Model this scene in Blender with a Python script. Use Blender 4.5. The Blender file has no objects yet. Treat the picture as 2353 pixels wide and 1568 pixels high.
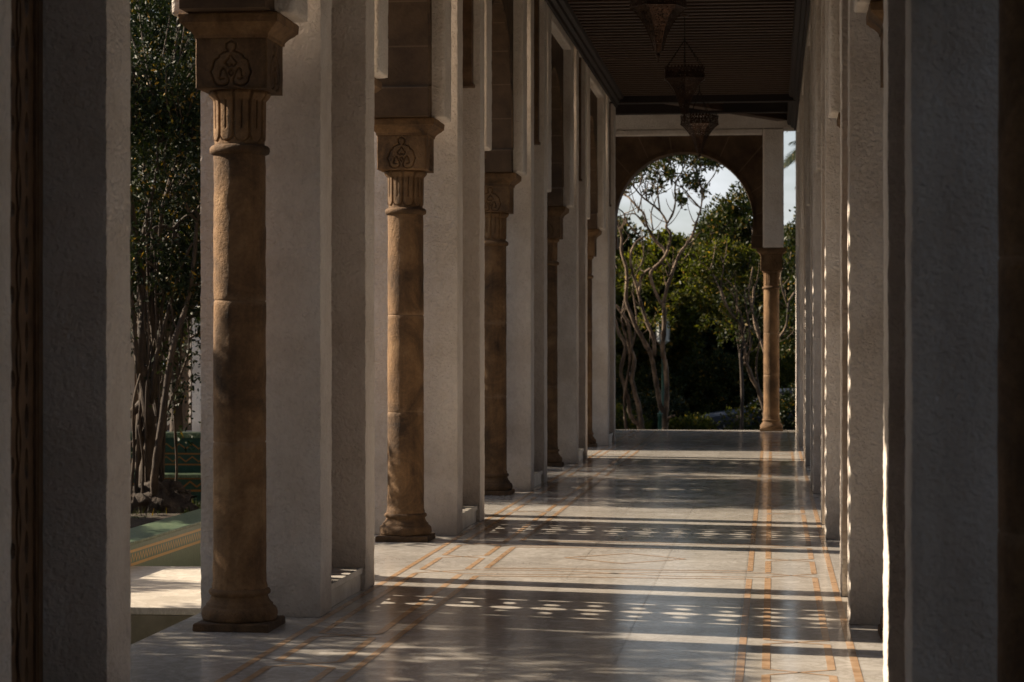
import bpy, math, random
import numpy as np
from mathutils import Vector, Matrix
R = math.radians
scn = bpy.context.scene
col = scn.collection

# ------------------------------------------------------------------ camera, sky, sun, exposure
YAW = math.atan(598.5 / 5100)
cam = bpy.data.cameras.new('camera')
camo = bpy.data.objects.new('camera', cam); col.objects.link(camo); scn.camera = camo
camo.location = (0, 0, 1.6); camo.rotation_euler = (R(90), 0, YAW)
cam.sensor_width = 36; cam.lens = 36 * 5100 / 2353
cam.shift_y = 13 / 2353
cam.clip_start = 0.1; cam.clip_end = 600
cam.dof.use_dof = True; cam.dof.focus_distance = 16; cam.dof.aperture_fstop = 5.6

SUN_EL, SUN_AZ = R(31), R(11)          # azimuth measured from -X towards +Y
world = bpy.data.worlds.new('World'); scn.world = world; world.use_nodes = True
wn, wl = world.node_tree.nodes, world.node_tree.links
bg = wn['Background']
sky = wn.new('ShaderNodeTexSky'); sky.sky_type = 'NISHITA'; sky.sun_disc = False
sky.sun_elevation = SUN_EL; sky.sun_rotation = R(270) + SUN_AZ
sky.air_density = 1.0; sky.dust_density = 1.5; sky.ozone_density = 1.0
tc = wn.new('ShaderNodeTexCoord'); mp = wn.new('ShaderNodeMapping'); mp.inputs['Scale'].default_value = (1, 1, 3.2)
cn = wn.new('ShaderNodeTexNoise'); cn.inputs['Scale'].default_value = 7; cn.inputs['Detail'].default_value = 7; cn.inputs['Roughness'].default_value = .55
cr = wn.new('ShaderNodeValToRGB'); cr.color_ramp.elements[0].position = .36; cr.color_ramp.elements[1].position = .62
cm = wn.new('ShaderNodeMixRGB'); cm.inputs['Color2'].default_value = (8.8, 9.1, 9.5, 1)
cf = wn.new('ShaderNodeMath'); cf.operation = 'MULTIPLY'; cf.inputs[1].default_value = .22
wl.new(tc.outputs['Generated'], mp.inputs[0]); wl.new(mp.outputs[0], cn.inputs['Vector']); wl.new(cn.outputs['Fac'], cr.inputs[0])
sx_ = wn.new('ShaderNodeSeparateXYZ'); wl.new(tc.outputs['Generated'], sx_.inputs[0])
hz = wn.new('ShaderNodeMapRange'); hz.inputs['From Min'].default_value = .10; hz.inputs['From Max'].default_value = .30; hz.inputs['To Min'].default_value = .92; hz.inputs['To Max'].default_value = .0
wl.new(sx_.outputs['Z'], hz.inputs['Value']); mxm = wn.new('ShaderNodeMath'); mxm.operation = 'MAXIMUM'
wl.new(cr.outputs[0], cf.inputs[0]); wl.new(cf.outputs[0], mxm.inputs[0]); hm = wn.new('ShaderNodeMath'); hm.operation = 'MULTIPLY'; hv = wn.new('ShaderNodeMapRange'); hv.inputs['To Min'].default_value = .22; hv.inputs['To Max'].default_value = 1.0
wl.new(cr.outputs[0], hv.inputs['Value']); wl.new(hv.outputs[0], hm.inputs[0]); wl.new(hz.outputs[0], hm.inputs[1]); wl.new(hm.outputs[0], mxm.inputs[1]); wl.new(mxm.outputs[0], cm.inputs['Fac'])
wl.new(sky.outputs[0], cm.inputs['Color1']); wl.new(cm.outputs[0], bg.inputs['Color'])
bg.inputs['Strength'].default_value = 0.05

sl = bpy.data.lights.new('sun', 'SUN'); sl.energy = 5.0; sl.angle = R(0.53); sl.color = (1.0, .835, .64)
so = bpy.data.objects.new('sun', sl); col.objects.link(so)
sd = Vector((-math.cos(SUN_AZ) * math.cos(SUN_EL), math.sin(SUN_AZ) * math.cos(SUN_EL), math.sin(SUN_EL)))
so.rotation_euler = sd.to_track_quat('Z', 'Y').to_euler()
scn.view_settings.view_transform = 'Standard'; scn.view_settings.look = 'None'
scn.view_settings.exposure = 1.0; scn.view_settings.gamma = 1
scn.render.engine = 'CYCLES'
scn.cycles.max_bounces = 8; scn.cycles.diffuse_bounces = 5; scn.cycles.glossy_bounces = 4
scn.cycles.transparent_max_bounces = 12; scn.cycles.use_denoising = True
scn.cycles.sample_clamp_indirect = 6

# ------------------------------------------------------------------ helpers
def vnoise(P, seed=0):
    """value noise, P (n,3) -> (n,) in -1..1"""
    P = np.asarray(P, float); I = np.floor(P).astype(np.int64); F = P - I; F = F * F * (3 - 2 * F)
    def h(i, j, k):
        n = (i * 374761393 + j * 668265263 + k * 2147483647 + seed * 144665) & 0xffffffff
        n = ((n ^ (n >> 13)) * 1274126177) & 0xffffffff
        return ((n ^ (n >> 16)) & 0xffff) / 32767.5 - 1
    o = 0
    for a in (0, 1):
        for b in (0, 1):
            for c in (0, 1):
                w = (F[:, 0] if a else 1 - F[:, 0]) * (F[:, 1] if b else 1 - F[:, 1]) * (F[:, 2] if c else 1 - F[:, 2])
                o = o + w * h(I[:, 0] + a, I[:, 1] + b, I[:, 2] + c)
    return o
def vn3(P, seed=0): return np.stack([vnoise(P, seed), vnoise(P + 31.7, seed + 1), vnoise(P + 73.3, seed + 2)], 1)

def tag(o, label=None, cat=None, group=None, kind=None):
    if label: o['label'] = label
    if cat: o['category'] = cat
    if group: o['group'] = group
    if kind: o['kind'] = kind
    return o
def link(name, me, mat=None, parent=None, loc=None, rotz=0):
    if mat is not None and not me.materials: me.materials.append(mat)
    o = bpy.data.objects.new(name, me); col.objects.link(o)
    if parent: o.parent = parent
    if loc is not None: o.location = loc
    o.rotation_euler.z = rotz
    return o
def empty(name, loc=(0, 0, 0), rotz=0, label=None, cat=None, group=None):
    o = bpy.data.objects.new(name, None); col.objects.link(o); o.location = loc; o.rotation_euler.z = rotz
    o.empty_display_size = .2
    return tag(o, label, cat, group)
def npmesh(name, V, F, smooth=False):
    """V (n,3), F (m,k) constant k"""
    V = np.asarray(V, np.float32); F = np.asarray(F, np.int32)
    me = bpy.data.meshes.new(name); k = F.shape[1]
    me.vertices.add(len(V)); me.vertices.foreach_set('co', V.ravel())
    me.loops.add(F.size); me.loops.foreach_set('vertex_index', F.ravel())
    me.polygons.add(len(F)); me.polygons.foreach_set('loop_start', np.arange(0, F.size, k, dtype=np.int32))
    try: me.polygons.foreach_set('loop_total', np.full(len(F), k, np.int32))
    except Exception: pass
    me.update(calc_edges=True); me.validate()
    if smooth: me.polygons.foreach_set('use_smooth', np.ones(len(F), bool))
    return me
class MB:
    def __init__(s): s.v = []; s.f = []
    def box(s, a, b):
        (x0, y0, z0), (x1, y1, z1) = a, b; n = len(s.v)
        s.v += [(x0, y0, z0), (x1, y0, z0), (x1, y1, z0), (x0, y1, z0), (x0, y0, z1), (x1, y0, z1), (x1, y1, z1), (x0, y1, z1)]
        s.f += [(n, n+3, n+2, n+1), (n+4, n+5, n+6, n+7), (n, n+1, n+5, n+4), (n+1, n+2, n+6, n+5), (n+2, n+3, n+7, n+6), (n+3, n, n+4, n+7)]
        return s
    def quad(s, *p):
        n = len(s.v); s.v += list(p); s.f.append(tuple(range(n, n + len(p)))); return s
    def prism(s, poly, h, axis='z', o=0.0):
        """poly list of 2-D points extruded between o and h along axis"""
        n = len(s.v); k = len(poly)
        def P(a, b, c): return {'z': (a, b, c), 'y': (a, c, b), 'x': (c, a, b)}[axis]
        s.v += [P(a, b, o) for a, b in poly] + [P(a, b, h) for a, b in poly]
        s.f.append(tuple(range(n + k - 1, n - 1, -1))); s.f.append(tuple(range(n + k, n + 2 * k)))
        for i in range(k): j = (i + 1) % k; s.f.append((n + i, n + j, n + k + j, n + k + i))
        return s
    def tube(s, pts, rad, seg=8, cap=True):
        pts = [Vector(p) for p in pts]; rad = rad if isinstance(rad, (list, tuple)) else [rad] * len(pts)
        base = len(s.v); up = None
        for i, p in enumerate(pts):
            d = (pts[min(i + 1, len(pts) - 1)] - pts[max(i - 1, 0)]).normalized()
            if up is None: up = d.orthogonal().normalized()
            up = (up - d * up.dot(d)); up = up.normalized() if up.length > 1e-6 else d.orthogonal().normalized()
            w = d.cross(up)
            for k in range(seg):
                a = 2 * math.pi * k / seg
                s.v.append(tuple(p + (up * math.cos(a) + w * math.sin(a)) * rad[i]))
        for i in range(len(pts) - 1):
            for k in range(seg):
                a = base + i * seg + k; b = base + i * seg + (k + 1) % seg
                s.f.append((a, b, b + seg, a + seg))
        if cap:
            s.f.append(tuple(range(base + seg - 1, base - 1, -1))); e = base + (len(pts) - 1) * seg
            s.f.append(tuple(range(e, e + seg)))
        return s
    def lathe(s, prof, seg=24, c=(0, 0)):
        b = len(s.v)
        for r, z in prof:
            for k in range(seg):
                a = 2 * math.pi * k / seg; s.v.append((c[0] + r * math.cos(a), c[1] + r * math.sin(a), z))
        for i in range(len(prof) - 1):
            for k in range(seg):
                a = b + i * seg + k; q = b + i * seg + (k + 1) % seg; s.f.append((a, q, q + seg, a + seg))
        if prof[0][0] > 1e-4: s.f.append(tuple(range(b + seg - 1, b - 1, -1)))
        e = b + (len(prof) - 1) * seg
        if prof[-1][0] > 1e-4: s.f.append(tuple(range(e, e + seg)))
        return s
    def mesh(s, name, smooth=False):
        me = bpy.data.meshes.new(name); me.from_pydata([tuple(map(float, v)) for v in s.v], [], s.f); me.update()
        if smooth: me.polygons.foreach_set('use_smooth', np.ones(len(me.polygons), bool))
        return me
    def build(s, name, mat, parent=None, loc=None, smooth=False, bevel=0, rotz=0, auto=False):
        me = s.mesh(name, smooth); o = link(name, me, mat, parent, loc, rotz)
        if bevel:
            m = o.modifiers.new('bevel', 'BEVEL'); m.width = bevel; m.segments = 2; m.limit_method = 'ANGLE'
        if auto: me.set_sharp_from_angle(angle=R(35))
        return o

def grid_box(a, b, step):
    """welded, subdivided box: returns V,F(quads)"""
    a = np.array(a, float); b = np.array(b, float); n = np.maximum(1, np.round((b - a) / step).astype(int))
    V = []; F = []; off = 0
    for ax in range(3):
        u, w = [(1, 2), (2, 0), (0, 1)][ax]
        for side in (0, 1):
            U, W = np.meshgrid(np.linspace(a[u], b[u], n[u] + 1), np.linspace(a[w], b[w], n[w] + 1), indexing='ij')
            P = np.zeros((U.size, 3)); P[:, u] = U.ravel(); P[:, w] = W.ravel(); P[:, ax] = (b if side else a)[ax]
            I = np.arange(U.size).reshape(U.shape); q = np.stack([I[:-1, :-1], I[1:, :-1], I[1:, 1:], I[:-1, 1:]], -1).reshape(-1, 4)
            if not side: q = q[:, ::-1]
            V.append(P); F.append(q + off); off += len(P)
    V = np.concatenate(V); F = np.concatenate(F)
    key = np.round(V, 5); _, idx, inv = np.unique(key, axis=0, return_index=True, return_inverse=True)
    return V[idx], inv.reshape(-1)[F]
def rough_box(name, a, b, step=.022, amp=.0022, seed=0, round_=.003):
    V, F = grid_box(a, b, step); a = np.array(a); b = np.array(b)
    # soften the arrises: pull edge vertices inwards
    on = (np.abs(V - a) < 1e-6) | (np.abs(V - b) < 1e-6); e = on.sum(1) >= 2
    c = (a + b) / 2; dirn = -np.sign(V - c) * on
    V = V + dirn * e[:, None] * round_
    V = V + vn3(V * 26, seed) * amp + vn3(V * 60, seed + 9) * amp * .7 + vn3(V * 5, seed + 5) * amp * 1.2
    me = npmesh(name, V, F, True); me.set_sharp_from_angle(angle=R(38)); return me

# ------------------------------------------------------------------ materials
def mat(name, base, rough=.6, **kw):
    m = bpy.data.materials.new(name); m.use_nodes = True; nt = m.node_tree
    p = nt.nodes['Principled BSDF']; p.inputs['Base Color'].default_value = (*base, 1); p.inputs['Roughness'].default_value = rough
    for k, v in kw.items(): p.inputs[k.replace('_', ' ')].default_value = v
    return m, nt, p
def N(nt, t, **kw):
    n = nt.nodes.new('ShaderNode' + t)
    for k, v in kw.items():
        if k in ('operation', 'blend_type', 'feature', 'data_type', 'distance', 'wave_type', 'bands_direction', 'interpolation_type'): setattr(n, k, v)
        else: n.inputs[k.replace('_', ' ')].default_value = v
    return n
def ramp(nt, stops):
    r = nt.nodes.new('ShaderNodeValToRGB'); el = r.color_ramp.elements
    el[0].position, el[0].color = stops[0][0], (*stops[0][1], 1); el[1].position, el[1].color = stops[-1][0], (*stops[-1][1], 1)
    for p, c in stops[1:-1]: e = el.new(p); e.color = (*c, 1)
    return r
def coords(nt, scale=(1, 1, 1), vary=True):
    t = nt.nodes.new('ShaderNodeTexCoord'); m = nt.nodes.new('ShaderNodeMapping'); m.inputs['Scale'].default_value = scale
    nt.links.new(t.outputs['Object'], m.inputs[0])
    if vary:
        oi = nt.nodes.new('ShaderNodeObjectInfo'); x = N(nt, 'VectorMath', operation='SCALE'); x.inputs[0].default_value = (13, 7, 29)
        nt.links.new(oi.outputs['Random'], x.inputs['Scale']); nt.links.new(x.outputs[0], m.inputs['Location'])
    return m.outputs[0]
def bump(nt, p, h, strength, dist, prev=None):
    b = N(nt, 'Bump', Strength=strength, Distance=dist); nt.links.new(h, b.inputs['Height'])
    if prev: nt.links.new(prev, b.inputs['Normal'])
    nt.links.new(b.outputs[0], p.inputs['Normal']); return b.outputs[0]
def noisy(name, stops, scale=3, detail=6, rough=.8, bscale=60, bstr=.4, bdist=.004, cs=(1, 1, 1), rvar=None, vary=True, **kw):
    m, nt, p = mat(name, stops[0][1], rough, **kw); c = coords(nt, cs, vary)
    n = N(nt, 'TexNoise', Scale=scale, Detail=detail, Roughness=.6); nt.links.new(c, n.inputs['Vector'])
    r = ramp(nt, stops); nt.links.new(n.outputs['Fac'], r.inputs[0]); nt.links.new(r.outputs[0], p.inputs['Base Color'])
    if bstr:
        b = N(nt, 'TexNoise', Scale=bscale, Detail=4, Roughness=.6); nt.links.new(c, b.inputs['Vector']); bump(nt, p, b.outputs['Fac'], bstr, bdist)
    return m

# rough-cast white plaster, stippled, greying near the floor
def plaster(name, base, dirt):
    m, nt, p = mat(name, base, .9); c = coords(nt)
    n1 = N(nt, 'TexNoise', Scale=1.6, Detail=6, Roughness=.65); nt.links.new(c, n1.inputs['Vector'])
    r = ramp(nt, [(.3, tuple(x * y for x, y in zip(base, (.80, .77, .73)))), (.55, base), (.75, tuple(min(.86, x * 1.05) for x in base))]); nt.links.new(n1.outputs['Fac'], r.inputs[0])
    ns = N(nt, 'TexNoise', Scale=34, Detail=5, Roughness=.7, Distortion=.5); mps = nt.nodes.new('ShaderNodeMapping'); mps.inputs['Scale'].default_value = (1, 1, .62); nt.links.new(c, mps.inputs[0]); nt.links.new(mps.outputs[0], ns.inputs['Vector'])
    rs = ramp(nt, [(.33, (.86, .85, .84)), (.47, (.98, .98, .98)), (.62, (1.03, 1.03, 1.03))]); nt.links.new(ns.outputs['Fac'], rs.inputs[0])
    ms = N(nt, 'MixRGB', blend_type='MULTIPLY', Fac=.75); nt.links.new(r.outputs[0], ms.inputs['Color1']); nt.links.new(rs.outputs[0], ms.inputs['Color2']); r = ms  # speckle paints relief shading into the colour, with some dirt in the pits
    # dirt splashed up from the floor
    t = nt.nodes.new('ShaderNodeTexCoord'); sp = N(nt, 'SeparateXYZ'); nt.links.new(t.outputs['Object'], sp.inputs[0])
    n2 = N(nt, 'TexNoise', Scale=7, Detail=5); nt.links.new(c, n2.inputs['Vector'])
    ad = N(nt, 'Math', operation='MULTIPLY_ADD'); nt.links.new(n2.outputs['Fac'], ad.inputs[0]); ad.inputs[1].default_value = -.35; nt.links.new(sp.outputs['Z'], ad.inputs[2])
    mr = N(nt, 'MapRange'); mr.inputs['From Min'].default_value = -.17; mr.inputs['From Max'].default_value = .16; mr.inputs['To Min'].default_value = .6; mr.inputs['To Max'].default_value = 0
    nt.links.new(ad.outputs[0], mr.inputs['Value'])
    mx = N(nt, 'MixRGB'); mx.inputs['Color2'].default_value = (*dirt, 1); nt.links.new(mr.outputs[0], mx.inputs['Fac']); nt.links.new(r.outputs[0], mx.inputs['Color1'])
    nt.links.new(mx.outputs[0], p.inputs['Base Color'])
    b1 = N(nt, 'TexNoise', Scale=38, Detail=5, Roughness=.62, Distortion=.4); nt.links.new(c, b1.inputs['Vector'])
    b2 = N(nt, 'TexVoronoi', Scale=55, feature='SMOOTH_F1'); nt.links.new(c, b2.inputs['Vector'])
    o = bump(nt, p, b1.outputs['Fac'], 1.0, .022)
    bump(nt, p, b2.outputs['Distance'], .6, .010, o)
    return m
M = {}
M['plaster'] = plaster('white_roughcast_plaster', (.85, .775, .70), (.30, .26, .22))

# sandstone, mottled brown with pits and darker stains
def sandstone(name, k=1.0):
    m, nt, p = mat(name, (.3, .18, .09), .85); c = coords(nt)
    n1 = N(nt, 'TexNoise', Scale=2.3, Detail=8, Roughness=.68, Distortion=.6); nt.links.new(c, n1.inputs['Vector'])
    r = ramp(nt, [(.30, (.085*k, .046*k, .021*k)), (.44, (.25*k, .138*k, .059*k)), (.57, (.41*k, .232*k, .102*k)), (.72, (.60*k, .375*k, .185*k))]); nt.links.new(n1.outputs['Fac'], r.inputs[0])
    n2 = N(nt, 'TexNoise', Scale=45, Detail=5, Roughness=.7); nt.links.new(c, n2.inputs['Vector'])
    mx = N(nt, 'MixRGB', blend_type='OVERLAY', Fac=.45); nt.links.new(r.outputs[0], mx.inputs['Color1']); nt.links.new(n2.outputs['Fac'], mx.inputs['Color2'])
    # pale mortar smears at the drum joints, dark rain streaks
    t = nt.nodes.new('ShaderNodeTexCoord'); sp = N(nt, 'SeparateXYZ'); nt.links.new(t.outputs['Object'], sp.inputs[0]); last = mx.outputs[0]
    n5 = N(nt, 'TexNoise', Scale=9, Detail=6, Roughness=.7); nt.links.new(c, n5.inputs['Vector'])
    for zj in (1.06, 1.86):
        a = N(nt, 'Math', operation='SUBTRACT'); a.inputs[1].default_value = zj; nt.links.new(sp.outputs['Z'], a.inputs[0]); b = N(nt, 'Math', operation='ABSOLUTE'); nt.links.new(a.outputs[0], b.inputs[0])
        d = N(nt, 'Math', operation='MULTIPLY_ADD'); d.inputs[1].default_value = -.16; nt.links.new(n5.outputs['Fac'], d.inputs[0]); nt.links.new(b.outputs[0], d.inputs[2])
        e = N(nt, 'MapRange'); e.inputs['From Min'].default_value = -.085; e.inputs['From Max'].default_value = -.045; e.inputs['To Min'].default_value = .6; e.inputs['To Max'].default_value = 0; nt.links.new(d.outputs[0], e.inputs['Value'])
        x = N(nt, 'MixRGB'); x.inputs['Color2'].default_value = (.52*k, .34*k, .20*k, 1); nt.links.new(e.outputs[0], x.inputs['Fac']); nt.links.new(last, x.inputs['Color1']); last = x.outputs[0]
    mp3 = nt.nodes.new('ShaderNodeMapping'); mp3.inputs['Scale'].default_value = (9, 9, .8); nt.links.new(c, mp3.inputs[0]); n6 = N(nt, 'TexNoise', Scale=1, Detail=5, Roughness=.6); nt.links.new(mp3.outputs[0], n6.inputs['Vector'])
    r6 = ramp(nt, [(.38, (.62, .6, .58)), (.56, (1, 1, 1))]); nt.links.new(n6.outputs['Fac'], r6.inputs[0]); x = N(nt, 'MixRGB', blend_type='MULTIPLY', Fac=.7); nt.links.new(last, x.inputs['Color1']); nt.links.new(r6.outputs[0], x.inputs['Color2'])
    oi = nt.nodes.new('ShaderNodeObjectInfo'); ov = N(nt, 'MapRange'); ov.inputs['To Min'].default_value = .80; ov.inputs['To Max'].default_value = 1.18; nt.links.new(oi.outputs['Random'], ov.inputs['Value'])
    hs = N(nt, 'HueSaturation'); nt.links.new(x.outputs[0], hs.inputs['Color']); nt.links.new(ov.outputs[0], hs.inputs['Value']); x = hs
    nt.links.new(x.outputs[0], p.inputs['Base Color'])
    v = N(nt, 'TexVoronoi', Scale=38); nt.links.new(c, v.inputs['Vector'])
    r2 = ramp(nt, [(0, (0, 0, 0)), (.28, (1, 1, 1))]); nt.links.new(v.outputs['Distance'], r2.inputs[0])
    o = bump(nt, p, n2.outputs['Fac'], .8, .010); bump(nt, p, r2.outputs[0], .5, .005, o)
    return m
M['stone'] = sandstone('brown_sandstone', .52)
M['stone_dark'] = sandstone('dark_brown_sandstone', .34)

# polished marble floor
def marble(name, lo, hi, rough, vein=(.42, .40, .38)):
    m, nt, p = mat(name, hi, rough); c = coords(nt, (1, 1.0, 1), False)
    n1 = N(nt, 'TexNoise', Scale=.9, Detail=8, Roughness=.62, Distortion=1.1); nt.links.new(c, n1.inputs['Vector'])
    r = ramp(nt, [(.3, lo), (.5, tuple((a + b) / 2 for a, b in zip(lo, hi))), (.66, hi)]); nt.links.new(n1.outputs['Fac'], r.inputs[0])
    n2 = N(nt, 'TexNoise', Scale=5, Detail=9, Roughness=.7, Distortion=1.5); nt.links.new(c, n2.inputs['Vector'])
    r2 = ramp(nt, [(.42, (1, 1, 1)), (.5, (.70, .68, .65)), (.58, (1, 1, 1))]); nt.links.new(n2.outputs['Fac'], r2.inputs[0])
    mx = N(nt, 'MixRGB', blend_type='MULTIPLY', Fac=.8); nt.links.new(r.outputs[0], mx.inputs['Color1']); nt.links.new(r2.outputs[0], mx.inputs['Color2'])
    # slab to slab tone
    br = N(nt, 'TexBrick', Scale=1, Mortar_Size=0); br.offset = 0; br.inputs['Brick Width'].default_value = .622; br.inputs['Row Height'].default_value = .96
    br.inputs['Color1'].default_value = (.78, .77, .76, 1); br.inputs['Color2'].default_value = (1, 1, 1, 1)
    mp2 = nt.nodes.new('ShaderNodeMapping'); mp2.inputs['Location'].default_value = (1.42, .5, 0); nt.links.new(c, mp2.inputs[0]); nt.links.new(mp2.outputs[0], br.inputs['Vector'])
    mx2 = N(nt, 'MixRGB', blend_type='MULTIPLY', Fac=.7); nt.links.new(mx.outputs[0], mx2.inputs['Color1']); nt.links.new(br.outputs['Color'], mx2.inputs['Color2'])
    nt.links.new(mx2.outputs[0], p.inputs['Base Color'])
    n3 = N(nt, 'TexNoise', Scale=3, Detail=6); nt.links.new(c, n3.inputs['Vector'])
    mr = N(nt, 'MapRange'); mr.inputs['To Min'].default_value = rough * .6; mr.inputs['To Max'].default_value = rough * 1.7; nt.links.new(n3.outputs['Fac'], mr.inputs['Value']); nt.links.new(mr.outputs[0], p.inputs['Roughness'])
    n4 = N(nt, 'TexNoise', Scale=2.2, Detail=2); nt.links.new(c, n4.inputs['Vector']); bump(nt, p, n4.outputs['Fac'], .10, .004)
    return m
M['marble'] = marble('polished_grey_white_marble', (.56, .53, .49), (.77, .735, .68), .12)
M['marble_rough'] = marble('weathered_cream_marble', (.52, .48, .41), (.70, .66, .58), .5)
M['inlay'] = noisy('orange_marble_inlay', [(.3, (.42, .26, .15)), (.5, (.57, .375, .225)), (.7, (.67, .48, .32))], scale=9, rough=.16, bstr=0, vary=False)
M['joint'], _, _ = mat('dark_floor_joint', (.16, .14, .12), .5)
M['sill'] = noisy('worn_marble_sill', [(.3, (.36, .33, .29)), (.6, (.58, .55, .50)), (.8, (.66, .63, .58))], scale=5, rough=.4, bscale=30, bstr=.2)
M['wood'] = noisy('dark_stained_wood', [(.3, (.010, .006, .005)), (.6, (.022, .012, .010)), (.8, (.038, .022, .017))], scale=5, rough=.6, cs=(12, 1, 12), bscale=20, bstr=.3)
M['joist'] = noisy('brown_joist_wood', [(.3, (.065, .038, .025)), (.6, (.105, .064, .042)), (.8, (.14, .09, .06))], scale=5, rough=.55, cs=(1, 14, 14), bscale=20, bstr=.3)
M['lattice'] = noisy('brown_lattice_wood', [(.3, (.08, .046, .024)), (.6, (.17, .10, .052)), (.8, (.25, .155, .085))], scale=9, rough=.55, bscale=40, bstr=.3)
M['grass'] = noisy('garden_grass', [(.3, (.010, .018, .006)), (.6, (.025, .045, .012)), (.8, (.05, .075, .022))], scale=14, rough=.9, bscale=90, bstr=.9, bdist=.03, vary=False)
M['soil'] = noisy('dark_garden_soil', [(.3, (.020, .014, .010)), (.55, (.05, .036, .024)), (.72, (.045, .06, .018))], scale=2.2, rough=.95, bscale=25, bstr=.9, bdist=.05, vary=False)
M['basin'] = noisy('algae_stained_marble', [(.3, (.09, .078, .05)), (.5, (.17, .15, .10)), (.7, (.27, .24, .17))], scale=3, rough=.7, bscale=30, bstr=.3, vary=False)
M['bark'] = noisy('pale_tan_bark', [(.36, (.035, .024, .016)), (.5, (.12, .083, .055)), (.64, (.28, .20, .135))], scale=7, rough=.85, cs=(1, 1, .35), bscale=26, bstr=.7, bdist=.02)
M['bark_dark'] = noisy('grey_brown_bark', [(.3, (.020, .014, .010)), (.5, (.048, .033, .023)), (.7, (.10, .072, .05))], scale=7, rough=.85, cs=(1, 1, .35), bscale=26, bstr=.7, bdist=.02)
M['brass'] = noisy('tarnished_copper', [(.3, (.032, .019, .014)), (.6, (.065, .038, .026)), (.8, (.10, .06, .04))], scale=14, rough=.42, bscale=50, bstr=.2, Metallic=.75)
M['iron'], _, _ = mat('black_iron', (.02, .018, .016), .5, Metallic=.6)
M['green_metal'], _, _ = mat('green_painted_metal', (.02, .085, .065), .35)
M['root'] = noisy('knotted_dark_root', [(.3, (.018, .013, .010)), (.6, (.05, .036, .027)), (.8, (.09, .068, .05))], scale=9, rough=.9, bscale=26, bstr=.9, bdist=.03)
M['white_metal'], _, _ = mat('white_painted_metal', (.42, .44, .42), .45)
M['frost'], _, _ = mat('frosted_lantern_pane', (.34, .36, .36), .3)
M['render'] = noisy('blocker_wall_white', [(.3, (.5, .48, .45)), (.7, (.62, .6, .56))], scale=1, rough=.9, bscale=30, bstr=.2)

def pierced(name):
    m, nt, p = mat(name, (.25, .115, .06), .42, Metallic=.75); c = coords(nt, (1, 1, 1))
    n = N(nt, 'TexNoise', Scale=14, Detail=4); nt.links.new(c, n.inputs['Vector'])
    r = ramp(nt, [(.3, (.035, .020, .014)), (.6, (.075, .042, .028)), (.8, (.12, .07, .045))]); nt.links.new(n.outputs['Fac'], r.inputs[0]); nt.links.new(r.outputs[0], p.inputs['Base Color'])
    v = N(nt, 'TexVoronoi', Scale=46, feature='DISTANCE_TO_EDGE'); nt.links.new(c, v.inputs['Vector'])
    g = N(nt, 'Math', operation='GREATER_THAN'); g.inputs[1].default_value = .17; nt.links.new(v.outputs['Distance'], g.inputs[0])
    tr = nt.nodes.new('ShaderNodeBsdfTransparent'); mx = nt.nodes.new('ShaderNodeMixShader')
    nt.links.new(g.outputs[0], mx.inputs[0]); nt.links.new(p.outputs[0], mx.inputs[1]); nt.links.new(tr.outputs[0], mx.inputs[2])
    nt.links.new(mx.outputs[0], nt.nodes['Material Output'].inputs[0])
    return m
M['pierced'] = pierced('pierced_copper_filigree')

def leafmat(name, a, b, c_, trans=.25, rough=.34):
    m, nt, p = mat(name, a, rough); p.inputs['Specular IOR Level'].default_value = .18
    g = nt.nodes.new('ShaderNodeNewGeometry'); r = ramp(nt, [(0, a), (.5, b), (.93, c_), (1.0, (.30, .17, .03))])
    nt.links.new(g.outputs['Random Per Island'], r.inputs[0]); nt.links.new(r.outputs[0], p.inputs['Base Color'])
    t = nt.nodes.new('ShaderNodeBsdfTranslucent'); x = N(nt, 'MixRGB', blend_type='MULTIPLY', Fac=1); x.inputs['Color2'].default_value = (1.5, 1.7, .5, 1)
    nt.links.new(r.outputs[0], x.inputs['Color1']); nt.links.new(x.outputs[0], t.inputs['Color'])
    mx = nt.nodes.new('ShaderNodeMixShader'); mx.inputs[0].default_value = trans
    nt.links.new(p.outputs[0], mx.inputs[1]); nt.links.new(t.outputs[0], mx.inputs[2]); nt.links.new(mx.outputs[0], nt.nodes['Material Output'].inputs[0])
    return m
M['leaf'] = leafmat('glossy_green_leaves', (.013, .021, .006), (.024, .034, .009), (.058, .058, .014), .22, .48)
M['leaf_dark'] = leafmat('dark_green_leaves', (.008, .015, .006), (.014, .024, .009), (.032, .038, .012), .13, .5)
M['leaf_light'] = leafmat('olive_green_leaves', (.026, .033, .008), (.048, .054, .012), (.12, .11, .023), .42, .48)

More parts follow.
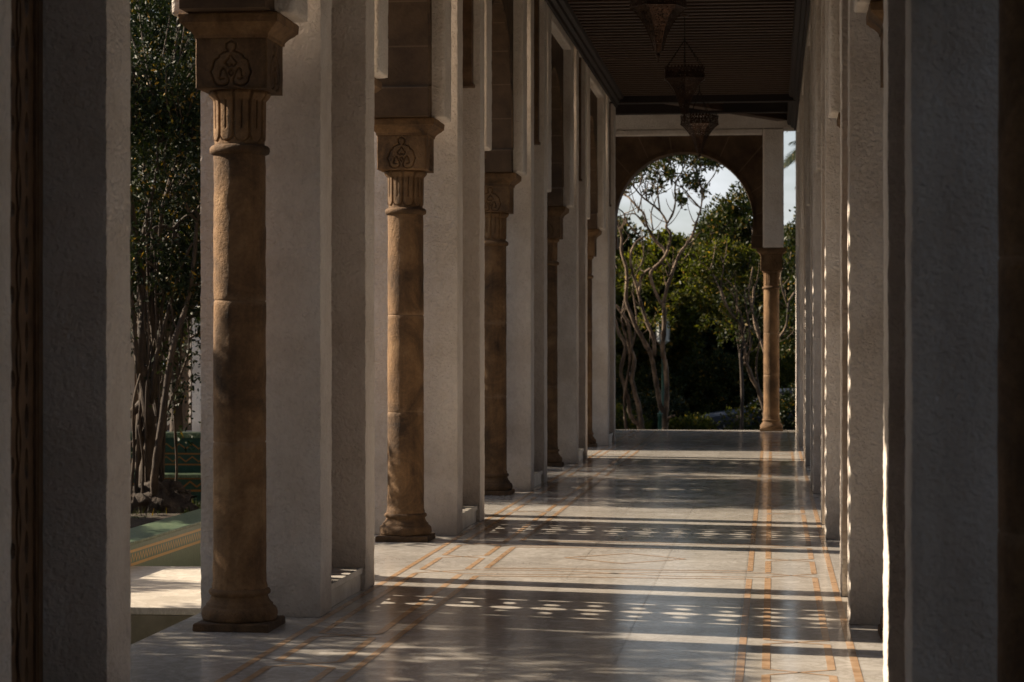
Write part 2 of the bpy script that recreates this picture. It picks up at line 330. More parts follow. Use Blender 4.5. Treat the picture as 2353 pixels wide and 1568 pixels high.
M['arch_stone'], nt_, p_ = mat('dark_arch_sandstone', (.09, .05, .025), .9)
def _arch(nt, p):
    c = coords(nt); n1 = N(nt, 'TexNoise', Scale=2.0, Detail=8, Roughness=.68); nt.links.new(c, n1.inputs['Vector'])
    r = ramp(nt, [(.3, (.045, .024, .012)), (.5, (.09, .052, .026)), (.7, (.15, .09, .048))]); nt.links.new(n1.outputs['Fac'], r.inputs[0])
    t = nt.nodes.new('ShaderNodeTexCoord'); sp = N(nt, 'SeparateXYZ'); nt.links.new(t.outputs['Object'], sp.inputs[0])
    z = N(nt, 'Math', operation='SUBTRACT'); z.inputs[1].default_value = 3.7; nt.links.new(sp.outputs['Z'], z.inputs[0])
    a = N(nt, 'Math', operation='ARCTAN2'); nt.links.new(z.outputs[0], a.inputs[0]); nt.links.new(sp.outputs['Y'], a.inputs[1])
    m = N(nt, 'Math', operation='PINGPONG'); m.inputs[1].default_value = math.pi / 22; nt.links.new(a.outputs[0], m.inputs[0])
    g = N(nt, 'MapRange'); g.inputs['From Min'].default_value = 0; g.inputs['From Max'].default_value = .008; g.inputs['To Min'].default_value = .55; g.inputs['To Max'].default_value = 0; nt.links.new(m.outputs[0], g.inputs['Value'])
    x = N(nt, 'MixRGB'); x.inputs['Color2'].default_value = (.24, .16, .10, 1); nt.links.new(g.outputs[0], x.inputs['Fac']); nt.links.new(r.outputs[0], x.inputs['Color1']); nt.links.new(x.outputs[0], p.inputs['Base Color'])
    n2 = N(nt, 'TexNoise', Scale=40, Detail=5); nt.links.new(c, n2.inputs['Vector']); bump(nt, p, n2.outputs['Fac'], .6, .008)
_arch(nt_, p_)

# glazed green tiles with yellow bands and a zigzag; u = local X, z = local Z (band heights in metres)
def tiles(name, bands, zig, base=(.035, .085, .055), alt=(.06, .115, .075), pitch=.075, tile=.10):
    m, nt, p = mat(name, base, .3); t = nt.nodes.new('ShaderNodeTexCoord'); sp = N(nt, 'SeparateXYZ'); nt.links.new(t.outputs['Object'], sp.inputs[0])
    n = N(nt, 'TexNoise', Scale=16, Detail=5); nt.links.new(t.outputs['Object'], n.inputs['Vector'])
    r = ramp(nt, [(.35, base), (.65, alt)]); nt.links.new(n.outputs['Fac'], r.inputs[0]); last = r.outputs[0]
    def band(lo, hi, zout):
        a = N(nt, 'Math', operation='GREATER_THAN'); a.inputs[1].default_value = lo; b = N(nt, 'Math', operation='LESS_THAN'); b.inputs[1].default_value = hi
        c = N(nt, 'Math', operation='MULTIPLY'); nt.links.new(zout, a.inputs[0]); nt.links.new(zout, b.inputs[0]); nt.links.new(a.outputs[0], c.inputs[0]); nt.links.new(b.outputs[0], c.inputs[1]); return c.outputs[0]
    def paint(fac, colr):
        nonlocal last
        x = N(nt, 'MixRGB'); x.inputs['Color2'].default_value = (*colr, 1); nt.links.new(fac, x.inputs['Fac']); nt.links.new(last, x.inputs['Color1']); last = x.outputs[0]
    Y = (.50, .25, .05) if base[0] > .03 else (.22, .10, .025)
    for lo, hi in bands: paint(band(lo, hi, sp.outputs['Z']), Y)
    for z0, amp, wd in zig:
        pp = N(nt, 'Math', operation='PINGPONG'); pp.inputs[1].default_value = pitch / 2; nt.links.new(sp.outputs['X'], pp.inputs[0])
        ml = N(nt, 'Math', operation='MULTIPLY_ADD'); ml.inputs[1].default_value = -2 * amp / (pitch / 2); nt.links.new(pp.outputs[0], ml.inputs[0]); nt.links.new(sp.outputs['Z'], ml.inputs[2])
        paint(band(z0 - amp - wd, z0 - amp + wd, ml.outputs[0]), Y)
    nt.links.new(last, p.inputs['Base Color'])
    n2 = N(nt, 'TexNoise', Scale=30, Detail=3); nt.links.new(t.outputs['Object'], n2.inputs['Vector']); bump(nt, p, n2.outputs['Fac'], .3, .004)
    return m
# ------------------------------------------------------------------ layout constants (metres, camera at the origin looking up the corridor)
XL, XR = -3.015, .805               # centre lines of the left and right walls
XC = -1.105
P = 5.76
HB = 5.72                           # underside of the wall beams
def pairY(k): return {-1: 1.45, 0: 7.19, 1: 12.89}.get(k, 12.86 + P * (k - 1))          # start of pier pair k (length 1.80)
def openY(j): return 16.64 + P * j                # centre of opening j (between pair j+1 and j+2)

# ------------------------------------------------------------------ ground, terrace, basin, floor
g = MB(); g.quad((-90, -60, -1.35), (90, -60, -1.35), (90, 240, -1.35), (-90, 240, -1.35)); 
tag(g.build('ground', M['soil']), kind='structure')
# planted garden beds: west of the corridor, east of it, and falling away north of it
def bed(name, x0, x1, y0, y1, zf, mt, step=.5):
    xs = np.arange(x0, x1 + 1e-6, step); ys = np.arange(y0, y1 + 1e-6, step); U, W = np.meshgrid(xs, ys, indexing='ij')
    Pp = np.stack([U.ravel(), W.ravel(), np.zeros(U.size)], 1); Pp[:, 2] = zf(Pp[:, 0], Pp[:, 1]) + vnoise(Pp * .9, 3) * .04
    I = np.arange(U.size).reshape(U.shape); F = np.stack([I[:-1, :-1], I[1:, :-1], I[1:, 1:], I[:-1, 1:]], -1).reshape(-1, 4)
    return tag(link(name, npmesh(name, Pp, F, True), mt), kind='structure')
bed('lawn_west', -34, -5.0, 16, 37, lambda x, y: -.24 + 0 * x, M['soil'], .25)
bed('garden_bed_west', -34, -5.4, -30, 13, lambda x, y: -.24 + 0 * x, M['soil'], 1)
bed('garden_bed_east', 4, 34, -30, 60, lambda x, y: -.24 + 0 * x, M['grass'], 1)
bed('garden_slope_north', -40, 40, 43.2, 110, lambda x, y: -.42 - np.clip((y - 46) / 22, 0, 1) * .85, M['soil'], 1)

fl = MB(); fl.box((-3.42, -18, -.16), (4.2, 42.8, 0)); fl.box((-15, 36.6, -.16), (-3.42, 42.8, 0))
floor = tag(fl.build('corridor_floor', M['marble']), kind='structure')
pl = MB(); pl.box((-3.40, -18, -1.3), (4.15, 42.74, -.162)); pl.box((-15, 36.66, -1.3), (-3.40, 42.74, -.162)); tag(pl.build('floor_plinth', M['basin']), kind='structure')
te = MB(); te.box((-30, 13.3, -.05), (-3.423, 15.8, -.003)); te.box((-30, 13.33, -.9), (-3.423, 15.77, -.052))
tag(te.build('terrace', M['marble_rough'], bevel=.006), kind='structure')
tw = MB(); tw.box((-5.4, 13.30, -.9), (-3.423, 13.328, -.052)); tw.build('basin_wall', M['basin']).parent = None
tag(bpy.data.objects['basin_wall'], kind='structure')
bs = MB(); bs.box((-5.4, -18, -.95), (-3.42, 13.3, -.85)); bs.box((-5.42, -18, -.9), (-5.38, 13.3, -.1)); bs.box((-4.64, 15.8, -.7), (-3.42, 36.5, -.55))
tag(bs.build('basin_floor', M['basin']), kind='structure')

inl = MB()
def line(a, b, w, z=.0024):
    a = Vector((*a, z)); b = Vector((*b, z)); d = (b - a).normalized(); n = Vector((-d.y, d.x, 0)) * w / 2
    inl.quad(tuple(a - n), tuple(b - n), tuple(b + n), tuple(a + n)) if n.x * 0 == 0 else None
def strip(x0, x1, y0, y1, z=.0022): inl.quad((x0, y0, z), (x1, y0, z), (x1, y1, z), (x0, y1, z))
S1, S2, S3, S4 = (1.498, 1.538), (1.376, 1.416), (1.052, 1.094), (.926, .966)
for n in range(-4, 5):
    C = 16.74 + P * n; y0, y1 = C - P / 2, C + P / 2
    if y0 > 41: continue
    y1 = min(y1, 42.0); full = n % 2 == 0
    for sg in (-1, 1):
        def sx(s, a, b, y_0, y_1):
            if y_1 > y_0 and y_0 < 42: strip(*sorted((XC + s * a, XC + s * b)), y_0, min(y_1, 42))
        sx(sg, *S1, y0, y1)
        cuts = [(-1.12, .27 if full else .07), (0, .11), (1.12, .27 if full else .07)]
        e = y0
        for c, h in cuts: sx(sg, *S4, e, C + c - h) if (full and c) else None; e = C + c + h if (full and c) else e
        sx(sg, *S4, e, y1)
        for S, hh in ((S3, .19), (S2, .15)):
            e = y0
            for c, h in cuts:
                h2 = (.11 if c == 0 else hh if full else .09); sx(sg, *S, e, C + c - h2); e = C + c + h2
            sx(sg, *S, e, y1)
        for c, h in cuts:
            if C + c > 41.8: continue
            h2 = .11 if c == 0 else .13 if full else .09
            for q in (-1, 1): line((XC + sg * 1.06, C + c + q * h2), (XC + sg * 1.41, C + c - q * h2), .022)
    if full:
        for c in (-1.12, 1.12):
            if C + c > 41.8: continue
            for q in (-1, 1):
                line((XC - .95, C + c + q * .275), (XC + .95, C + c + q * .275), .03, .0026)
                for s in (-1, 1): line((XC + s * 1.06, C + c + q * .14), (XC + s * .45, C + c + q * .14), .022, .0030); line((XC + s * .45, C + c + q * .14), (XC - s * .02, C + c - q * .01), .022, .0034)
        if C < 41:
            D = [(XC - .455, C), (XC, C + .4), (XC + .455, C), (XC, C - .4)]
            for i in range(4): line(D[i], D[(i + 1) % 4], .026, .0028)
tag(inl.build('floor_inlay', M['inlay']), kind='structure')
jt = MB()
for x in (XC - 1.89, XC - .945, XC - .312, XC + .312, XC + .915, XC - .915, XC + 1.89): jt.quad((x - .0011, -18, .0040), (x + .0011, -18, .0040), (x + .0011, 42.7, .0040), (x - .0011, 42.7, .0040))
for q in range(-6, 20):
    y = 10.2 + q * 1.92; 
    if y < 42: jt.quad((XC - .925, y, .0044), (XC + .92, y, .0044), (XC + .92, y + .003, .0044), (XC - .925, y + .003, .0044))
tag(jt.build('floor_joints', M['joint']), kind='structure')

# ------------------------------------------------------------------ ceiling
ce = empty('ceiling', (0, 0, 0)); ce['kind'] = 'structure'
b = MB(); b.box((-2.68, -18, 5.985), (.47, 37.3, 6.02)); b.build('ceiling_boards', M['wood'], ce)
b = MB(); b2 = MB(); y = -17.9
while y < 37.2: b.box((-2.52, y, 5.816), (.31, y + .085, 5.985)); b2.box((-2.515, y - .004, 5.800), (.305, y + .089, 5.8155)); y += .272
b.build('joists', M['wood'], ce); b2.build('lit_joist_undersides', M['joist'], ce)  # pale strips paint floor-bounce light on joist undersides; dark joists carry the shaded sides
b = MB(); b.box((-15, 37.3, 6.02), (.47, 42.1, 6.05)); b.build('corner_boards', M['wood'], ce)
b = MB()
for y0, z0, z1 in ((37.3, 5.70, 5.95), (40.0, 5.80, 6.0)): b.box((-3.5, y0, z0), (.47, y0 + .22, z1))
b.build('cross_beam', M['wood'], ce)
b = MB(); b.prism([(-2.62, 37.6), (-2.42, 37.5), (.30, 41.9), (.10, 42.05)], 6.0, o=5.84); b.build('hip_beam', M['joist'], ce)
for s, x in ((1, -2.65), (-1, .44)):                         # stepped cornice along each wall
    b = MB(); pr = [(0, 5.655), (.035, 5.655), (.045, 5.70), (.09, 5.715), (.10, 5.755), (.15, 5.765), (.17, 5.80), (.17, 5.92), (0, 5.92)]
    b.prism([(x + s * q, z) for q, z in pr], 37.6 if s > 0 else 42.0, 'y', -18); b.build('cornice_moulding', M['wood'], ce)
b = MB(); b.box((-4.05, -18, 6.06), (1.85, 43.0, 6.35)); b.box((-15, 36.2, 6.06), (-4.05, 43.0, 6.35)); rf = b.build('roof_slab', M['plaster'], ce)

# ------------------------------------------------------------------ building kit (local y runs along the wall, local x across it)
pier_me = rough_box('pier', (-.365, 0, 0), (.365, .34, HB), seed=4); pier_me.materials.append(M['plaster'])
def rough_parts(name, boxes, mt, seed):
    Vs = []; Fs = []; o = 0
    for a, b_ in boxes:
        V, F = grid_box(a, b_, .024); a = np.array(a); b_ = np.array(b_)
        on = (np.abs(V - a) < 1e-6) | (np.abs(V - b_) < 1e-6); e = on.sum(1) >= 2; V = V - np.sign(V - (a + b_) / 2) * on * e[:, None] * .005
        V = V + vn3(V * 26, seed) * .0022 + vn3(V * 60, seed + 9) * .0016 + vn3(V * 5, seed + 5) * .002
        Vs.append(V); Fs.append(F + o); o += len(V)
    me = npmesh(name, np.concatenate(Vs), np.concatenate(Fs), True); me.materials.append(mt); return me

def place_pier(loc, rot, label, group):
    return tag(link('pier', pier_me, None, None, loc, rot), label, 'pier', group)

# pierced wooden screen and marble sill between two piers; local origin at the middle of the gap
def screen_meshes():
    W, nz0, n = 1.12, .165, 5; cw = 1.02 / n; ch = .166; rows = 26; v = []; f = []
    KIND = [(.024, .072, .5, 1.3), (.050, .036, 0, .7), (.066, .078, .5, 1.2), (.050, .036, 0, .7), (.024, .072, .5, 1.3)]
    for j in range(n):
        for k in range(rows + (KIND[j][2] > 0) * 0):
            cy = -.51 + (j + .5) * cw; cz = nz0 + .06 + (k + .5) * ch
            a, bb, ph, pw = KIND[j]; a *= 1 + .12 * math.sin(k * 1.7 + j); bb *= 1 + .1 * math.cos(k * 2.3 + j)
            off = (.018 if k % 2 else -.018) if j in (1, 3) else 0
            hole = []
            for q in range(12):
                t = 2 * math.pi * q / 12
                hole.append((cy + off + a * math.copysign(abs(math.cos(t)) ** pw, math.cos(t)), cz + bb * math.copysign(abs(math.sin(t)) ** pw, math.sin(t))))
            hw, hh = cw / 2, ch / 2; outer = []
            for q in range(12):
                t = 2 * math.pi * q / 12; c, s = math.cos(t), math.sin(t); m_ = max(abs(c) / hw, abs(s) / hh)
                outer.append((cy + c / m_, cz + s / m_))
            # snap the four nearest-to-diagonal samples onto the cell corners
            for q, (sx_, sz_) in ((1, (1, 1)), (5, (-1, 1)), (7, (-1, -1)), (11, (1, -1))): outer[q] = (cy + sx_ * hw, cz + sz_ * hh)
            o = len(v)
            for x in (-.014, .014):
                v += [(x, y_, z_) for y_, z_ in outer] + [(x, y_, z_) for y_, z_ in hole]
            for q in range(12):
                r = (q + 1) % 12
                f.append((o + q, o + 12 + q, o + 12 + r, o + r)); f.append((o + 24 + q, o + 24 + r, o + 36 + r, o + 36 + q))
                f.append((o + 12 + q, o + 36 + q, o + 36 + r, o + 12 + r))
    lat = bpy.data.meshes.new('lattice'); lat.from_pydata(v, [], f); lat.update()
    st = MB()
    for j in range(n + 1):                                   # raised interlaced straps between the holes
        cy = -.51 + j * cw
        for s in (-1, 1):
            zz = np.linspace(.23, .23 + rows * ch, rows * 6 + 1); yy = cy + s * .016 * np.sin((zz - .23) / ch * math.pi + .5 * math.pi)
            for q in range(len(zz) - 1):
                for x0, x1 in ((.014, .026 if s > 0 else .022), (-.022 if s > 0 else -.026, -.014)):
                    ya, yb = np.clip((yy[q], yy[q + 1]), -.5, .5)
                    st.v += [(x, y_ + w, z_) for x in (x0, x1) for y_, z_ in ((ya, zz[q]), (yb, zz[q + 1])) for w in (-.010, .010)]
                    o = len(st.v) - 8; st.f += [(o+4, o+5, o+7, o+6), (o, o+2, o+3, o+1), (o, o+4, o+6, o+2), (o+1, o+3, o+7, o+5)]
    fr = MB(); zt = .23 + rows * ch
    fr.box((-.03, -.56, .155), (.03, -.505, HB - .006)); fr.box((-.03, .505, .155), (.03, .56, HB - .006)); fr.box((-.0297, -.505, .155), (.0297, .505, .228)); fr.box((-.0297, -.505, zt - .005), (.0297, .505, zt + .06))
    hd = MB(); hd.box((-.028, -.505, zt + .06), (.028, .505, HB - .006)); hd.box((.0305, .44, 3.99), (.235, .555, HB - .006)); hd.box((.0305, .425, 3.96), (.25, .5555, 3.989)); hd.box((.0285, -.5, 4.75), (.045, .43, 4.85)); hd.box((.0285, -.5, 5.3), (.045, .43, 5.4))
    sl_ = MB(); sl_.box((-.33, -.56, .0), (.33, .56, .108)); cp = MB(); cp.box((-.345, -.56, .110), (.345, .56, .153))
    return lat, st.mesh('straps'), fr.mesh('frame'), hd.mesh('header'), sl_.mesh('sill'), cp.mesh('cap')
lat_me, strap_me, frame_me, head_me, sill_me, cap_me = screen_meshes()
for me in (lat_me, frame_me, strap_me, head_me): me.materials.append(M['lattice'])
for me in (sill_me, cap_me): me.materials.append(M['sill'])
def place_screen(loc, rot, flip, labs, groups):
    t = empty('lattice_screen', loc, rot + (math.pi if flip else 0), labs[0], 'screen', groups[0])
    t.location.z = 0
    link('lattice', lat_me, None, t); link('straps', strap_me, None, t); link('frame', frame_me, None, t); link('header', head_me, None, t)
    s = empty('marble_sill', (loc[0] + (.09 if flip else -.07), loc[1], 0) if rot == 0 else loc, rot, labs[1], 'sill', groups[1])
    for nm, me in (('block', sill_me), ('cap_slab', cap_me)):
        o = link(nm, me, None, s); m = o.modifiers.new('bevel', 'BEVEL'); m.width = .005; m.segments = 2; m.limit_method = 'ANGLE'
    return t

# --- column
def lathe_np(name, prof, seg, rfun=None, amp=.0014, seed=1, cap=True):
    prof = np.array(prof, float); th = np.linspace(0, 2 * math.pi, seg, endpoint=False)
    Rr = np.repeat(prof[:, :1], seg, 1); Z = np.repeat(prof[:, 1:], seg, 1); T = np.repeat(th[None], len(prof), 0)
    if rfun is not None: Rr = Rr + rfun(T, Z)
    V = np.stack([Rr * np.cos(T), Rr * np.sin(T), Z], -1).reshape(-1, 3)
    I = np.arange(len(V)).reshape(len(prof), seg); J = np.roll(I, -1, 1)
    F = np.stack([I[:-1], J[:-1], J[1:], I[1:]], -1).reshape(-1, 4)
    V = V + vn3(V * 30, seed) * amp + vn3(V * 9, seed + 3) * amp * 1.2
    return npmesh(name, V, F, True)
zz = np.concatenate([np.linspace(.222, 1.052, 40), [1.056, 1.060, 1.064], np.linspace(1.068, 1.852, 38), [1.856, 1.860, 1.864], np.linspace(1.868, 2.70, 40)])
rr = .1515 - .004 * (zz - .2) / 2.5
for zj in (1.060, 1.860): rr = np.where(np.abs(zz - zj) < .003, rr - .006, np.where(np.abs(zz - zj) < .006, rr - .002, rr))
rr[0:2] = .158
shaft_me = lathe_np('shaft', np.stack([rr, zz], 1), 80, amp=.0018, seed=11)
base_prof = [(.165, .045), (.205, .047), (.212, .06), (.216, .085), (.212, .108), (.203, .122), (.194, .126), (.190, .130), (.189, .142), (.178, .150), (.168, .165), (.161, .182), (.160, .190), (.170, .194), (.175, .203), (.175, .214), (.169, .224), (.155, .228), (.14, .228)]
base_me = lathe_np('base', base_prof, 80, amp=.0016, seed=21)
neck_me = lathe_np('neck_ring', [(.14, 2.690), (.150, 2.690), (.166, 2.697), (.171, 2.712), (.170, 2.728), (.160, 2.740), (.15, 2.744), (.14, 2.744)], 72, amp=.001, seed=31)
# bell carved as ten upright tongues with U-shaped ends
zb = np.linspace(2.742, 3.050, 66); tb = (zb - 2.742) / .308
rb = .148 + .003 * tb + np.where(tb > .82, .026 * np.sin(np.clip((tb - .82) / .14, 0, 1) * math.pi / 2), 0) - np.where(tb > .95, (tb - .95) * .16, 0)
def tongues(T, Z):
    n = 10; w = 2 * math.pi / n; u = (np.mod(T + w / 2, w) - w / 2) * .15; hw = w / 2 * .15; t = (Z - 2.742) / .308
    zc = (t - .2) * .308                                     # height above the centre of the U
    rU = hw - .003
    dU = np.where(zc < 0, np.abs(np.hypot(u, zc) - rU), np.abs(np.abs(u) - rU))
    g = -.0150 * np.exp(-(dU / .0046) ** 2)
    outside = (zc < 0) & (np.hypot(u, zc) > rU); g = g - np.where(outside, .006 * np.clip((np.hypot(u, zc) - rU) / .01, 0, 1), 0)
    slit = np.exp(-(np.maximum(np.abs(u), 0) / .0036) ** 2) * ((t > .30) & (t < .82)); g = g - .014 * slit
    return g * (t < .97)
bell_me = lathe_np('bell', np.stack([rb, zb], 1), 360, tongues, amp=.0008, seed=41)
# block with the carved lobed leaf on its four faces
def carved_block():
    s, z0, z1 = .205, 3.050, 3.335
    L = [(1010,300),(965,325),(963,368),(987,398),(940,410),(895,435),(890,460),(850,480),(835,520),(832,552),(808,590),(820,625),(832,650),(842,692),(878,722),(930,728),(975,710),(990,670),(975,632),(960,592),(935,560),(910,585),(905,620),(893,648),(910,667),(935,662)]
    D = [(1010,432),(985,470),(950,508),(985,545),(1010,520)]; D2 = [(1010,570),(985,600),(1010,635)]
    segs = []
    def add(pl):
        for m_ in (1, -1):
            q = [((x - 1010) / 710 * .41 * m_, (750 - y_) / 480 * (z1 - z0) + z0) for x, y_ in pl]
            segs.extend(zip(q[:-1], q[1:]))
    add(L); add(D); add(D2)
    for r_ in (1,): segs.append(((-.006, z0 + .125), (.006, z0 + .125)))
    nu, nz = 112, 78; U, W = np.meshgrid(np.linspace(-s, s, nu), np.linspace(z0, z1, nz), indexing='ij')
    d = np.full(U.shape, 1.0)
    for (ax, ay), (bx, by) in segs:
        vx, vy = bx - ax, by - ay; t = np.clip(((U - ax) * vx + (W - ay) * vy) / (vx * vx + vy * vy + 1e-12), 0, 1)
        d = np.minimum(d, np.hypot(U - ax - t * vx, W - ay - t * vy))
    h = -.0150 * np.exp(-(d / .0044) ** 2)
    edge = np.minimum(np.minimum(s - np.abs(U), W - z0), z1 - W); h = h - .006 * np.exp(-(edge / .006))
    V = []; F = []; I = np.arange(U.size).reshape(U.shape)
    for q in range(4):
        X = s + h; Pq = np.stack([X.ravel(), U.ravel(), W.ravel()], 1); a = q * math.pi / 2
        Pq = np.stack([Pq[:, 0] * math.cos(a) - Pq[:, 1] * math.sin(a), Pq[:, 0] * math.sin(a) + Pq[:, 1] * math.cos(a), Pq[:, 2]], 1)
        F.append(np.stack([I[:-1, :-1], I[1:, :-1], I[1:, 1:], I[:-1, 1:]], -1).reshape(-1, 4) + q * U.size); V.append(Pq)
    V = np.concatenate(V); F = np.concatenate(F); V = V + vn3(V * 30, 51) * .0012
    n = len(V); c = s - .006; V = np.concatenate([V, [(-c, -c, z0), (c, -c, z0), (c, c, z0), (-c, c, z0), (-c, -c, z1), (c, -c, z1), (c, c, z1), (-c, c, z1)]])
    F = np.concatenate([F, [(n+3, n+2, n+1, n), (n+4, n+5, n+6, n+7)]])
    return npmesh('carved_block', V, F, True)
block_me = carved_block(); block_me.set_sharp_from_angle(angle=R(50))
def square_prof(name, prof, mt, sub=10):
    """square moulding: prof (half-width, z)"""
    v = []; f = []; k = 4 * sub
    for h, z in prof:
        for s in range(4):
            a = s * math.pi / 2
            for q in range(sub):
                t = -1 + 2 * q / sub; x, y_ = h, h * t; v.append((x * math.cos(a) - y_ * math.sin(a), x * math.sin(a) + y_ * math.cos(a), z))
    for i in range(len(prof) - 1):
        for q in range(k): f.append((i * k + q, i * k + (q + 1) % k, (i + 1) * k + (q + 1) % k, (i + 1) * k + q))
    V = np.array(v); V = V + vn3(V * 24, 61) * .0022; n = len(V)
    me = bpy.data.meshes.new(name); me.from_pydata([tuple(map(float, p_)) for p_ in V], [], f + [tuple(range(k - 1, -1, -1)), tuple(range(n - k, n))]); me.update(); me.materials.append(mt)
    return me
plinth_me = square_prof('plinth', [(.214, .0), (.218, .006), (.216, .040), (.208, .047)], M['stone_dark'])
corn_me = square_prof('impost_cornice', [(.196, 3.330), (.212, 3.334), (.213, 3.350), (.222, 3.362), (.238, 3.378), (.262, 3.396), (.268, 3.404), (.280, 3.412), (.282, 3.458), (.276, 3.468)], M['stone'])
for me in (shaft_me, base_me, neck_me, bell_me, block_me): me.materials.append(M['stone'])
def place_column(loc, label, group, rot=0):
    t = empty('column', loc, rot, label, 'column', group)
    link('plinth', plinth_me, None, t); link('base', base_me, None, t); link('shaft', shaft_me, None, t)
    c = link('capital', bell_me, None, t); link('neck_ring', neck_me, None, c); link('carved_block', block_me, None, c); link('impost_cornice', corn_me, None, c)
    return t

# --- arch: brown stone spandrel in a white plaster frame
def arch_meshes(r, inner, outer, spring=3.99, ztop=5.56, T=.243):
    pts = [(-(r - .03), 3.47), (-(r - .03), 3.70), (-r, 3.72)] + [(-r, z) for z in (3.80, 3.9)]
    pts += [(-r * math.cos(a), spring + r * math.sin(a)) for a in np.linspace(0, math.pi, 49)]
    pts += [(r, 3.9), (r, 3.80), (r, 3.72), (r - .03, 3.70), (r - .03, 3.47)]
    hw = inner + .02; out = []; ca = math.atan2(ztop - spring, hw)
    for y_, z in pts:
        if z <= spring + 1e-6: out.append((math.copysign(hw, y_), z)); continue
        a = math.atan2(z - spring, y_); c, s = math.cos(a), math.sin(a); m_ = max(abs(c) / hw, s / (ztop - spring)); out.append((c / m_, spring + s / m_))
    for sg in (1, -1):                                       # put a sample on each top corner
        i = min(range(len(out)), key=lambda q: (out[q][0] - sg * hw) ** 2 + (out[q][1] - ztop) ** 2); out[i] = (sg * hw, ztop)
    n = len(pts); v = []; f = []
    for x in (-T, T): v += [(x, a, b_) for a, b_ in pts] + [(x, a, b_) for a, b_ in out]
    for i in range(n - 1):
        f += [(i, i + 1, n + i + 1, n + i), (2 * n + i, 3 * n + i, 3 * n + i + 1, 2 * n + i + 1), (i, 2 * n + i, 2 * n + i + 1, i + 1)]
    f += [(0, n, 3 * n, 2 * n), (n - 1, 3 * n - 1, 4 * n - 1, 2 * n - 1)]
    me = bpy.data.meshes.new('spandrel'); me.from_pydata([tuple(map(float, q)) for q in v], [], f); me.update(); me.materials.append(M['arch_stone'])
    m = MB()                                                 # archivolt moulding, both faces
    ring = [p_ for p_ in pts if p_[1] >= 3.72]
    for s in (-1, 1):
        for (ra, rb_, d) in ((0.0, .035, .022), (.035, .075, .012)):
            o = len(m.v)
            for y_, z in ring:
                if z <= spring: nx, nz = math.copysign(1, y_), 0
                else: nx, nz = y_ / r, (z - spring) / r
                for rad in (ra, rb_):
                    for x in (T, T + d): m.v.append((s * x, y_ + nx * rad, z + nz * rad))
            for i in range(len(ring) - 1):
                a = o + i * 4; c = a + 4; m.f += [(a+1, c+1, c+3, a+3), (a, a+1, c+1, c)[::-1], (a+2, a+3, c+3, c+2)]
    mo = m.mesh('archivolt'); mo.materials.append(M['stone_dark'])
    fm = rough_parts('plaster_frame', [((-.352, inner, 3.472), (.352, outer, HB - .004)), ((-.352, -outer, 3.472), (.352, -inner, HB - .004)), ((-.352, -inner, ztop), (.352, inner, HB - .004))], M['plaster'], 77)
    return me, mo, fm
side_arch = arch_meshes(1.15, 1.34, 1.73)
end_arch = arch_meshes(1.30, 1.49, 1.88, ztop=5.60)
def place_arch(ms, loc, rot, label, group):
    t = empty('arch', loc, rot, label, 'arch', group)
    s = link('spandrel', ms[0], None, t); link('archivolt', ms[1], None, s); link('plaster_frame', ms[2], None, t)
    return t

ORD = {0: 'second', 1: 'third', 2: 'fourth', 3: 'fifth', 4: 'sixth', 5: 'seventh'}
NTH = ['first', 'second', 'third', 'fourth', 'fifth', 'sixth']
seen_pair = {0: 'first', 1: 'second', 2: 'third', 3: 'fourth', 4: 'fifth', 5: 'sixth'}
def lab_pair(side, k, what):
    if k < 0:
        d = {-1: 'beside', -2: 'behind'}[k]
        return {'near': f'white roughcast pier {d} the viewpoint on the {side}, nearer of two', 'far': f'white roughcast pier {d} the viewpoint on the {side}, farther of two', 'screen': f'brown pierced screen {d} the viewpoint on the {side}', 'sill': f'marble sill {d} the viewpoint on the {side}'}[what]
    o = seen_pair[k]
    return {'near': f'white roughcast pier, nearer one of the {o} pair on the {side} side',
            'far': f'white roughcast pier, farther one of the {o} pair on the {side} side',
            'screen': f'brown pierced wooden screen between the {o} pair of piers on the {side}',
            'sill': f'low marble sill between the {o} pair of piers on the {side}'}[what]
